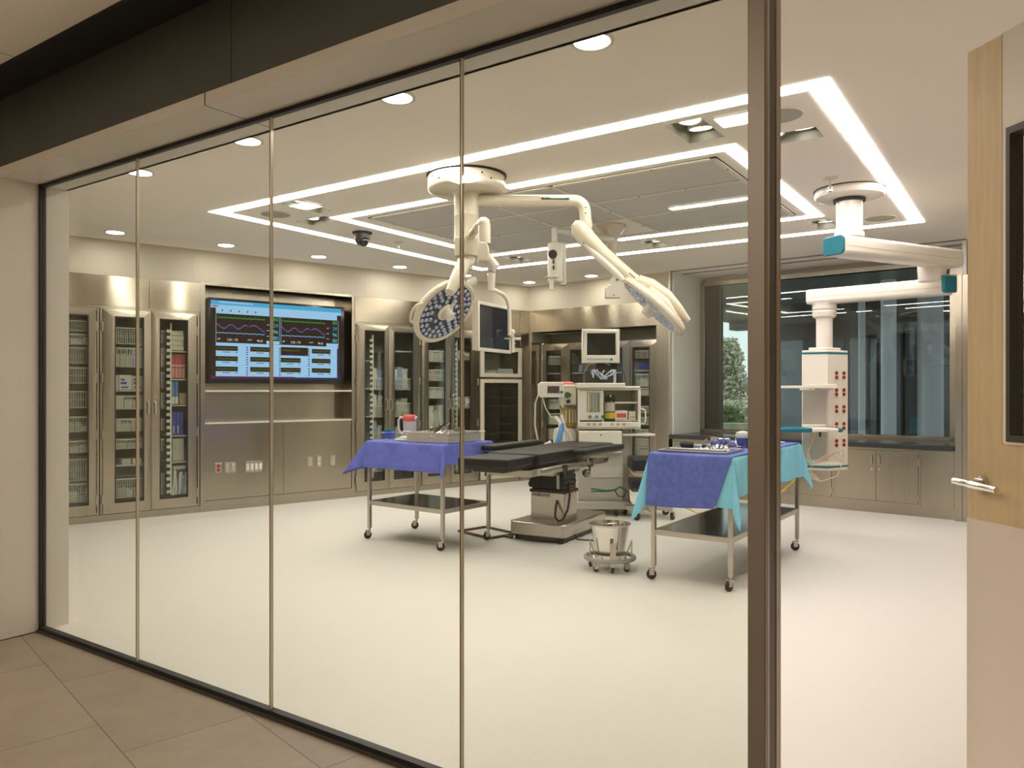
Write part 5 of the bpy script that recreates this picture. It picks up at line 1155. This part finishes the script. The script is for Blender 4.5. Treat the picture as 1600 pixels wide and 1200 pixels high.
# instrument tray
t = on(RF, -.03, -.57, ZR, 'instrument_tray', 'shallow steel tray with dark blue liner at the near end of the right table', 'tray', None, radians(3))
q = MB(); q.box(-.24, .24, -.20, .20, 0, .004); q.box(-.25, .25, -.215, -.195, .0, .014); q.box(-.25, .25, .195, .215, 0, .014); q.box(-.26, -.24, -.21, .21, 0, .014); q.box(.24, .26, -.21, .21, 0, .014); q.build('tray_body', 'steel_plain', t, bevel=.003)
MB().box(-.235, .235, -.192, .192, .004, .008).build('liner', 'navybox', t)
def R3(n, lab, cat, x, y, rz, parts, z=ZR, group='instruments on the right table'):
    t = on(RF, x, y, z, n, lab, cat, group, rz)
    for nm, q, m in parts: q.build(nm, m, t)
    return t
R3('black_handpiece', 'black thick handled tool at the left of the shallow tray', 'tool', -.17, -.50, .1, [('grip', MB().tube([(-.05, 0, .030), (-.04, 0, .032), (.04, 0, .030), (.055, 0, .028)], [.016, .026, .026, .014], 14), 'black'), ('shaft', MB().tube([(.05, 0, .028), (.22, .0, .022)], .010, 10), 'paper'), ('collar', MB().tube([(.12, 0, .025), (.155, 0, .024)], .013, 10), 'black')], ZR+.006)
R3('rod_tool', 'long pale rod tool along the front of the shallow tray', 'tool', .0, -.70, 0, [('rod', MB().tube([(-.22, 0, .015), (.18, 0, .015), (.215, 0, .022)], [.008, .008, .014], 10), 'paper')], ZR+.004)
for k in range(7):
    R3('retractor', '%s steel retractor in the shallow tray' % ORD[k].replace('top', 'leftmost').replace('seventh', 'rightmost'), 'retractor', -.02+.032*k, -.56+.02*(k % 3), radians(70+7*k), [('blade', MB().tube([(-.07, 0, .012), (.03, .004, .014), (.07, 0, .034)], [.004, .0055, .008], 7).torus((-.08, 0, .013), .012, .003, 12, 6), 'chrome')], ZR+.006)
R3('steel_pot', 'upright dark blue and white wrapped pot behind the tray', 'pot', .10, -.02, 0, [('body', MB().lathe([(.045, 0), (.047, .08), (.046, .085), (.001, .085)], n=24), 'navybox'), ('cap', MB().lathe([(.052, .075), (.058, .095), (.05, .118), (.02, .128), (.001, .13)], n=24), 'pack')])
R3('steel_pot', 'low steel bowl behind the shallow tray', 'bowl', -.12, .10, 0, [('bowl_shell', MB().lathe([(.05, 0), (.075, .05), (.078, .055), (.072, .055), (.046, .004), (.001, .004)], n=28), 'chrome')])
R3('small_jar', 'small navy jar with dark lid behind the tray', 'jar', -.05, -.18, 0, [('body', MB().tube([(-.03, 0, .025), (.03, 0, .025)], .024, 14), 'navybox'), ('lid', MB().tube([(-.045, 0, .025), (-.03, 0, .025)], .025, 14), 'black')])
R3('clear_cup', 'pale translucent cup behind the black handled tool', 'cup', -.14, .0, 0, [('cup_shell', MB().lathe([(.028, 0), (.036, .07), (.034, .07), (.026, .004), (.001, .004)], n=20), 'grey_plastic')])
R3('rolled_cloth', 'long dark brown rolled wrap lying behind the wrapped pot', 'wrap', .20, .12, radians(70), [('roll', MB().tube([(-.17, 0, .045), (-.1, .01, .05), (.1, 0, .05), (.17, .01, .04)], [.028, .05, .05, .03], 14), mat('brown_wrap', (.07, .05, .04), .7)), ('strap', MB().tube([(-.02, 0, .05), (.0, 0, .05)], .053, 16), 'pack')])
rr = random.Random(12)
for k in range(13):
    x = rr.uniform(-.20, .24); y = -.26+.052*k
    lab = ['first', 'second', 'third', 'fourth', 'fifth', 'sixth', 'seventh', 'eighth', 'ninth', 'tenth', 'eleventh', 'twelfth', 'thirteenth'][k]
    R3('surgical_clamp', '%s steel clamp from the near end behind the shallow tray' % lab, 'clamp', x, y, rr.uniform(0, pi), [('jaws', MB().tube([(-.07, 0, .010), (.0, .004, .018), (.07, 0, .022+.02*(k % 3))], .0055, 7).torus((-.08, .012, .01), .013, .0035, 12, 6).torus((-.08, -.014, .01), .013, .0035, 12, 6), ['chrome', 'steel_dark', 'chrome'][k % 3])])
for k in range(3):
    R3('gauze_pad', '%s white folded gauze on the far half of the right table' % ['left', 'middle', 'right'][k], 'gauze', -.08+.14*k, .52+.03*k, .3*k, [('pad', MB().box(-.05, .05, -.035, .035, 0, .014), 'cloth')])
R3('steel_basin', 'dark violet tray at the far end of the right table', 'tray', .10, .62, .1, [('tray_body', MB().box(-.14, .14, -.07, .07, 0, .008), 'navybox')])
t = thing('power_cable', 'yellow cable running from the stool past the right table to the pendant', 'cable', (0, 0, 0))
q = MB(); q.tube([at3(1.297, 8.550, 0.502), at3(1.412, 8.600, 0.346), at3(1.541, 8.600, 0.246), at3(1.885, 8.700, 0.102), at3(2.066, 8.550, 0.025), at3(2.631, 8.650, 0.030), at3(2.800, 8.400, 0.161), at3(2.787, 8.000, 0.320), at3(2.810, 7.700, 0.470), at3(2.863, 7.600, 0.564)], .008, 8); q.build('cord', 'yellow', t)

# operating table
t = thing('operating_table', 'black cushioned operating table on a steel pedestal in the middle', 'operating table', (-3.80, 6.0, 0), radians(3.5)); ot = t
# base cover
q = MB(); q.prism([(-.30, .0), (-.27, -.045), (-.12, -.07), (.12, -.07), (.265, -.045), (.29, .0), (.27, .92), (-.27, .92)], .055, .175); q.build('base_cover', 'steel_plain', t, bevel=.015, seg=3)
q = MB(); q.prism([(-.26, .02), (-.10, -.03), (.10, -.03), (.25, .02), (.24, .88), (-.24, .88)], .012, .055); q.build('base_skirt', 'dark_plastic', t)
for x, y in ((-.24, .03), (.23, .0), (.22, .84), (-.22, .84)): MB().lathe([(.030, 0), (.026, .02), (.016, .05)], x, y, 16).build('foot', 'black', t)
q = MB(); q.box(-.19, .17, .19, .46, .17, .435); q.build('column_housing', 'steel_plain', t, bevel=.006)
q = MB(); q.box(-.20, .18, .18, .47, .425, .455); q.build('column_rim', 'black', t, bevel=.006)
q = MB()
for k in range(4): q.box(-.185+.006*(k % 2), .165-.006*(k % 2), .20+.006*(k % 2), .45-.006*(k % 2), .455+k*.05, .50+k*.05)
q.build('bellows', 'dark_plastic', t, bevel=.01)
q = MB(); q.prism([(-.20, .47), (.14, .47), (.16, .52), (.13, .60), (-.17, .60), (-.215, .50)], .175, .47, 'y'); q.build('bellows_cover', 'vinyl', t, bevel=.006)
q = MB(); q.box(.10, .125, .168, .178, .47, .60); q.build('caution_label', 'paper', t); q = MB(); q.box(.15, .185, .30, .36, .455, .475); q.build('red_button', 'red', t)
# the name plate
npl = MB().box(-.175, .02, .187, .190, .385, .418).build('name_plate', 'putty', t)
MB().box(-.108, -.085, .1855, .187, .388, .415).build('red_mark', 'red', npl); MB().box(-.100, -.093, .1848, .1855, .397, .406).build('white_mark', 'paper', npl)
text('plate_text', 'IMAGE', .018, 'dark_plastic', npl, (-.142, .1865, .4015), (pi/2, 0, 0)); text('plate_text', 'MEDICAL 3500', .016, 'dark_plastic', npl, (-.032, .1865, .4015), (pi/2, 0, 0), sx=.8)
q = MB(); q.tube([(.095, .186, .36), (.10, .15, .30), (.12, .10, .22), (.16, .09, .185), (.19, .12, .20), (.20, .20, .28), (.20, .24, .40), (.19, .26, .47), (.16, .3, .52)], .011, 10); q.build('cable', 'black', t)
q = MB(); q.tube([(.24, .2, .10), (.32, .16, .02), (.48, .25, .012), (.55, .5, .012)], .007, 8); q.build('floor_cable', 'black', t)
# top frame and rails
q = MB(); q.box(-.21, .23, -.55, 1.05, .655, .715); q.box(-.12, .12, .05, .62, .60, .66); q.build('top_frame', 'steel_plain', t, bevel=.005)
q = MB()
for x in (-.245, .265):
    q.box(x-.006, x+.006, -.45, .98, .685, .715)
q.build('side_rail', 'chrome', t, bevel=.002)
q = MB(); q.box(.20, .26, -.46, .36, .66, .72); q.build('side_cover', 'grey_plastic', t, bevel=.01)
q = MB(); q.tube([(.26, .0, .69), (.275, -.01, .62), (.275, -.01, .60)], .008, 8); q.box(.255, .29, -.02, .02, .67, .72); q.box(.255, .30, .50, .55, .66, .74); q.tube([(.275, .52, .74), (.275, .52, .62)], .012, 8); q.ball((.27, .45, .60), .04, 12); q.build('clamp', 'steel_dark', t)
for nm, y0, y1, x0, x1, z0, z1 in (('leg_pad', -.96, -.48, -.245, .235, .762, .838), ('seat_pad', -.47, .40, -.255, .265, .755, .850), ('back_pad', .41, 1.12, -.255, .265, .760, .855)):
    MB().box(x0, x1, y0, y1, z0, z1).build(nm, 'vinyl', t, bevel=.016, seg=3)
q = MB(); q.box(-.21, .20, -.93, -.42, .738, .762); q.box(-.16, .15, -.86, -.5, .715, .738); q.build('leg_plate', 'dark_plastic', t, bevel=.004)
MB().box(-.26, .27, -.478, -.462, .75, .838).build('pad_joint', 'black', t)
# arm boards
q = MB(); q.box(.29, .43, .12, 1.02, .800, .852); q.build('arm_board', 'blue_vinyl', t, bevel=.018, seg=3)
q = MB(); q.box(.30, .42, .2, .98, .785, .80); q.tube([(.36, .3, .79), (.36, .3, .72)], .012, 8); q.box(.26, .38, .28, .33, .70, .73); q.build('arm_board_plate', 'steel_plain', t)
q = MB(); q.box(-.42, -.28, -.34, .62, .845, .895); q.build('arm_board', 'vinyl', t, bevel=.018, seg=3)
q = MB(); q.box(-.41, -.29, -.3, .58, .83, .845); q.tube([(-.35, .1, .84), (-.35, .1, .70)], .012, 8); q.box(-.37, -.24, .08, .12, .69, .72); q.build('arm_board_plate', 'steel_plain', t)

# kick bucket
b_ = at(.765, 6.0); t = thing('kick_bucket', 'steel bucket in a ring stand on small castors in front of the operating table', 'bucket', (*b_, 0), YAW)
MB().lathe([(.10, .075), (.105, .078), (.150, .345), (.162, .352), (.162, .358), (.150, .358), (.100, .084), (.001, .084)], n=44).build('pail', 'chrome', t)
q = MB(); q.torus((0, 0, .095), .188, .017, 48, 10); rg = q.build('bumper_ring', mat('grey_bumper', (.35, .33, .31), .4), t)
q = MB()
for a in (200, 270, 340, 60, 120):
    c_, s_2 = cos(radians(a)), sin(radians(a)); q.tube([(c_*.17, s_2*.17, .085), (c_*.172, s_2*.172, .235)], .006, 8); q.tube([(c_*.172, s_2*.172, .235), (c_*.120, s_2*.120, .10)], .006, 8)
q.box(-.022, .022, -.185, -.176, .06, .235); q.build('upright', 'steel_plain', t)
q = MB(); q.torus((0, 0, .075), .105, .005, 32, 6); q.build('lower_ring', 'steel_plain', t)
for a in (215, 270, 325, 35, 145): add_caster(t, .165*cos(radians(a)), .165*sin(radians(a)), radians(a*1.7), .024, .018)
q = MB(); q.tube([(-.162, 0, .35), (-.08, -.03, .353), (.0, -.02, .357), (.08, .0, .357), (.162, 0, .35)], .004, 8); q.build('bail_handle', 'chrome', t)
# flat frame base beside the left table
f_ = (-4.42, 6.05); t = thing('floor_frame', 'flat square brown metal frame lying on the floor between tables', 'stand base', (*f_, 0), radians(-14))
q = MB()
for a, b in (((-.24, -.17), (.24, -.17)), ((.24, -.17), (.24, .17)), ((.24, .17), (-.24, .17)), ((-.24, .17), (-.24, -.17))): q.bar((*a, .012), (*b, .012), .022, .018)
q.bar((.24, .0, .012), (.36, 0, .012), .03, .018); q.build('bar_frame', mat('brown_metal', (.16, .11, .08), .4, .6), t)

# anaesthesia machine
am = at(1.03, 8.80); t = thing('anaesthesia_machine', 'white anaesthesia machine with monitor on top against the far wall', 'anaesthesia machine', (*am, 0), YAW); A = t
def AM(nm, m, par=None, bevel=.004, **k):
    return lambda q: q.build(nm, m, par or A, bevel=bevel)
q = MB(); q.box(-.31, .30, -.30, .30, .075, .16); q.build('base', 'putty', t, bevel=.01)
for x, y in ((-.26, -.28), (.12, -.28), (.28, .25), (-.28, .25)): add_caster(t, x, y, 1.2, .042, .03)
q = MB(); q.box(-.29, .21, -.22, .28, .16, .70); q.build('cabinet_body', 'putty', t, bevel=.006)
q = MB(); q.box(.21, .30, -.12, .28, .12, .96); q.build('side_post', 'putty', t, bevel=.006)
MB().box(-.15, .21, -.232, -.22, .42, .54).build('lower_panel', 'grey_plastic', t, bevel=.003)
q = MB(); q.box(-.29, .185, -.32, .25, .70, .945); q.build('drawer', 'white', t, bevel=.008); dr = bpy.data.objects[-1] if False else None
q = MB(); q.box(-.288, .183, -.327, -.319, .77, .935); d_ = q.build('drawer_front', 'white', t, bevel=.004)
MB().tube([(-.05, -.328, .90), (-.05, -.337, .90)], .009, 10).build('lock', 'dark_plastic', d_)
# work cabinet: frame with flow tubes and open shelf bay
q = MB(); q.box(-.30, .40, -.28, .20, .965, .985); q.box(-.30, .40, -.28, .20, 1.395, 1.42); q.box(-.30, -.275, -.28, .20, .985, 1.395); q.box(.37, .40, -.28, .20, .985, 1.395); q.box(-.275, .37, .16, .18, .985, 1.395); q.box(-.03, -.015, -.28, .18, .985, 1.395); q.build('upper_cabinet', 'white', t, bevel=.005)
q = MB(); q.box(-.28, -.03, -.275, .1, 1.06, 1.39); fp = q.build('flow_panel', 'white', t, bevel=.004)
q = MB(); q.box(-.20, -.05, -.279, -.275, 1.15, 1.375); q.build('flow_window', mat('pale_olive_window', (.38, .38, .28), .25), fp)
for k, m in enumerate(('paper', 'yellow', 'hose_blue', 'green_hose')): MB().tube([(-.18+k*.036, -.283, 1.16), (-.18+k*.036, -.283, 1.36)], .0045, 8).build('flow_tube', m if m != 'yellow' else 'brass', fp)
for k, m in enumerate(('brass', 'hose_blue', 'green')): MB().tube([(-.165+k*.073, -.276, 1.10), (-.165+k*.073, -.30, 1.10)], .019, 16).build('knob', m, fp)
q = MB(); q.box(-.30, .39, -.30, -.275, .985, 1.045); cp = q.build('control_strip', 'white', t, bevel=.004)
q = MB()
for k in range(3): q.box(-.20+k*.065, -.165+k*.065, -.303, -.30, 1.005, 1.03); q.box(.06+k*.065, .095+k*.065, -.303, -.30, 1.005, 1.03)
q.build('control_marks', 'tan', cp)
q = MB(); q.box(.12, .37, -.2, .16, 1.245, 1.265); q.box(.12, .37, -.2, .16, 1.05, 1.065); q.build('inner_shelf', 'white', t, bevel=.003)
q = MB(); q.box(-.32, .22, -.32, .2, 1.42, 1.475); q.box(-.30, .39, -.30, .2, 1.415, 1.44); q.build('top_shelf', 'white', t, bevel=.008)
q = MB(); q.tube([(.40, -.2, 1.19), (.45, -.2, 1.18), (.465, -.2, 1.15), (.465, -.2, 1.05), (.45, -.2, 1.02), (.40, -.2, 1.02)], .010, 8); q.build('side_handle', 'white', t)
q = MB(); q.box(.20, .56, -.28, .05, .885, .91); q.build('side_tray', 'white', t, bevel=.008)
# vaporiser bottle and boxes in the open bay
q = MB(); q.lathe([(.055, 0), (.058, .01), (.058, .22), (.045, .24)], n=24); v_ = thing('vaporiser_bottle', 'black bottle with yellow label in the open bay of the anaesthesia machine', 'bottle', (*at(1.03+.07, 8.80-.17), 1.047), YAW); q.build('body', 'amber', v_)
MB().lathe([(.05, .235), (.062, .25), (.06, .28), (.03, .30)], n=24).build('cap', 'black', v_); q = MB(); q.tube([(0, -.01, .27), (0, -.06, .285)], .012, 10); q.build('nozzle', 'chrome', v_)
q = MB(); q.lathe([(.0592, .03), (.0592, .10)], n=24, caps=False); q.build('yellow_label', 'yellow', v_); q = MB(); q.lathe([(.0590, .11), (.0590, .21)], n=24, caps=False); q.build('grey_label', 'putty', v_)
q = MB(); q.box(-.004, .004, -.061, -.059, .075, .085); 
v_ = thing('glove_box', 'white and red carton in the open bay of the anaesthesia machine', 'box', (*at(1.03+.20, 8.80-.15), 1.067), YAW); MB().box(-.075, .065, -.05, .06, 0, .10).build('carton', 'paper', v_, bevel=.003); MB().box(-.06, .05, -.0515, -.05, .02, .07).build('red_print', 'hot_red', v_)
v_ = thing('white_carton', 'small white box right of the red printed carton in the machine', 'box', (*at(1.03+.315, 8.80-.15), 1.067), YAW); MB().box(-.035, .04, -.05, .06, 0, .09).build('carton', 'paper', v_); MB().box(-.02, .03, -.0515, -.05, .015, .035).build('print', 'pink', v_)
# top monitor
q = MB(); q.box(-.07, .08, -.05, .05, 1.60, 1.74); q.tube([(0, 0, 1.6), (0, 0, 1.9)], .04, 12); q.build('monitor_stand', 'dark_plastic', t)
q = MB(); q.T = Matrix.Translation((-.03, 0, 0)); q.plate(-.215, .213, 1.70, 2.085, -.155, .165, 1.79, 2.035, -.16, -.135, r=.008, n=3); q.box(-.20, .20, -.137, .0, 1.72, 2.07); mo = q.build('monitor', 'white', t, bevel=.012, seg=3)
MB().box(-.188, .138, -.146, -.138, 1.788, 2.037).build('monitor_screen', 'black_screen', mo)
q = MB(); 
for k in range(9): q.box(-.18+k*.03, -.165+k*.03, -.162, -.16, 1.735, 1.75)
q.build('monitor_keys', 'hose_blue', mo)
MB().tube([(.12-.03, -.16, 1.74), (.12-.03, -.168, 1.74)], .013, 14).build('monitor_knob', 'green_hose', mo)
v_ = thing('patient_monitor_module', 'dark module with blue and white cables on top of the anaesthesia machine', 'monitor module', (*at(1.01, 8.80-.05), 1.477), YAW)
MB().box(-.19, .15, -.12, .12, 0, .13).build('housing', 'dark_plastic', v_, bevel=.006); MB().box(.13, .16, -.13, .12, 0, .15).build('end_plate', 'grey_plastic', v_, bevel=.003)
rr = random.Random(8)
for k in range(7):
    a = rr.uniform(-.18, .1); b = rr.uniform(-.1, .15)
    MB().tube([(a, -.12, .10), (a, -.17, .14), ((a+b)/2, -.19, .04+rr.uniform(0, .06)), (b, -.17, .10), (b, -.10, .15)], .006, 6).build('cable', ['hose_blue', 'grey_plastic', 'paper', 'black'][k % 4], v_)
MB().tube([(-.18, 0, .13), (-.15, -.05, .20), (0, -.05, .25), (.1, -.05, .2)], .006, 6).build('cable', 'grey_plastic', v_); MB().tube([(.15, .0, .13), (.25, -.03, .15), (.28, -.05, .02), (.2, -.05, -.02)], .006, 6).build('cable', 'black', v_)
MB().box(-.02, .06, -.135, -.12, .04, .075).build('white_plug', 'paper', v_)
# ventilator head on its arm at the left
q = MB(); q.box(-.725, -.46, -.36, -.26, 1.315, 1.485); q.box(-.745, -.70, -.35, -.22, 1.33, 1.47); vh = q.build('ventilator_screen', 'white', t, bevel=.010, seg=3)
MB().box(-.64, -.51, -.364, -.358, 1.365, 1.44).build('display', mat('brown_grey_display', (.09, .07, .065), .2), vh); MB().tube([(-.485, -.36, 1.375), (-.485, -.372, 1.375)], .016, 16).build('dial', 'teal', vh)
q = MB(); q.tube([(-.5, -.3, 1.32), (-.47, -.25, 1.22), (-.45, -.15, 1.2), (-.30, -.05, 1.2)], .014, 8); q.build('arm', 'white', t)
q = MB(); q.box(-.49, -.31, -.20, .10, 1.23, 1.43); q.box(-.485, -.315, -.21, .1, 1.43, 1.455); bx = q.build('absorber_block', 'white', t, bevel=.012)
q = MB(); q.T = Matrix.Translation((-.40, -.05, 1.455)); q.lathe([(.085, 0), (.08, .02), (.05, .035), (.001, .04)], n=24); q.build('red_dome', 'hot_red', bx)
for (x, z, r_, m) in ((-.41, 1.345, .032, 'green'), (-.385, 1.345, .020, 'hot_red'), (-.40, 1.27, .022, 'dark_plastic'), (-.45, 1.38, .01, 'grey_plastic')): MB().tube([(x, -.20, z), (x, -.22 - r_*.3, z)], r_, 16).build('gauge', m, bx)
q = MB(); q.T = Matrix.Translation((-.40, -.12, .98)); q.lathe([(.085, 0), (.09, .01), (.09, .05), (.082, .055), (.082, .19), (.09, .195), (.09, .215), (.06, .22)], n=28); cn_ = q.build('canister', 'brass', t)
q = MB(); q.T = Matrix.Translation((-.40, -.12, .98)); 
for k in range(6): a = pi+.25+k*.5; q.box(.084*cos(a)-.004, .084*cos(a)+.004, .084*sin(a)-.004, .084*sin(a)+.004, .03, .20)
q.build('canister_rib', 'paper', cn_)
q = MB(); q.T = Matrix.Translation((-.43, -.12, .65)); q.lathe([(.11, 0), (.135, .03), (.135, .26), (.12, .31), (.06, .33)], n=30); q.build('absorber_pail', 'grey_plastic', t)
for k, (m, pts) in enumerate((('paper', [(-.60, -.3, .66), (-.56, -.34, .72), (-.52, -.36, .82), (-.50, -.36, .95), (-.505, -.34, 1.05), (-.54, -.32, 1.10)]), ('grey_plastic', [(-.48, -.3, 1.12), (-.45, -.36, .98), (-.40, -.38, .90), (-.36, -.36, .80), (-.37, -.32, .64)]), ('paper', [(-.56, -.34, 1.10), (-.50, -.36, 1.04), (-.47, -.38, .9), (-.45, -.38, .75), (-.43, -.36, .62)]), ('paper', [(-.72, -.3, .62), (-.70, -.34, .72), (-.66, -.36, .80), (-.60, -.36, .83)]))):
    MB().tube(pts, .018, 10).build('breathing_hose', m, t)
MB().tube([(-.68, -.3, .62), (-.60, -.36, .70), (-.53, -.38, .82), (-.49, -.38, .95), (-.48, -.36, 1.03)], [.022, .026, .03, .03, .022], 12).build('blue_bag', 'hose_blue', t)
MB().tube([(-.73, -.26, 1.36), (-.77, -.27, 1.25), (-.775, -.28, 1.0), (-.74, -.28, .82), (-.66, -.3, .72)], .010, 8).build('hose', 'grey_plastic', t)
MB().tube([(-.69, -.3, 1.31), (-.66, -.3, 1.2), (-.60, -.32, 1.1), (-.52, -.33, 1.08)], .006, 8).build('hose', 'white', t)
MB().tube([(-.16, -.33, .31), (.0, -.36, .29), (.1, -.36, .30), (.16, -.34, .33), (.23, -.32, .29)], .009, 8).build('hose', 'green_hose', t); MB().tube([(-.16, -.33, .28), (.02, -.37, .285), (.12, -.37, .30)], .008, 8).build('hose', 'green_hose', t)
MB().tube([(.10, -.36, .29), (.14, -.36, .23), (.20, -.35, .22), (.24, -.34, .29), (.26, -.33, .22), (.27, -.33, .15)], .006, 8).build('hose', 'black', t)

# rolling stool, half hidden behind the right table
sp_ = at(1.50, 8.42); t = thing('rolling_stool', 'dark blue cushioned rolling stool half hidden behind the right table', 'stool', (*sp_, 0), YAW)
MB().box(-.21, .22, -.18, .20, .525, .665).build('seat', 'blue_vinyl', t, bevel=.03, seg=3)
q = MB(); q.box(-.17, .18, -.14, .16, .495, .525); q.tube([(0, 0, .12), (0, 0, .50)], .03, 14); q.build('seat_plate', 'steel_plain', t)
MB().box(-.21, -.02, -.17, .14, .33, .43).build('foot_pad', 'blue_vinyl', t, bevel=.02); MB().box(-.20, -.03, -.16, .13, .30, .33).build('foot_plate', 'steel_dark', t)
q = MB()
q.box(-.26, .26, -.03, .03, .09, .13); q.box(-.03, .03, -.22, .22, .09, .13); q.tube([(0, 0, .1), (0, 0, .2)], .045, 16); q.build('base', 'putty', t, bevel=.008)
for x, y, a in ((-.15, -.20, 2.2), (.22, -.16, 1.), (.20, .16, .3), (-.23, .17, 1.8)): add_caster(t, x, y, a, .040, .03)
q = MB(); q.bar((-.15, -.2, .11), (0, 0, .11), .035); q.bar((.22, -.16, .11), (0, 0, .11), .035); q.bar((.2, .16, .11), (0, 0, .11), .035); q.bar((-.23, .17, .11), (0, 0, .11), .035); q.build('base_spoke', 'putty', t)
# a basket shelf and pump left at the worktop
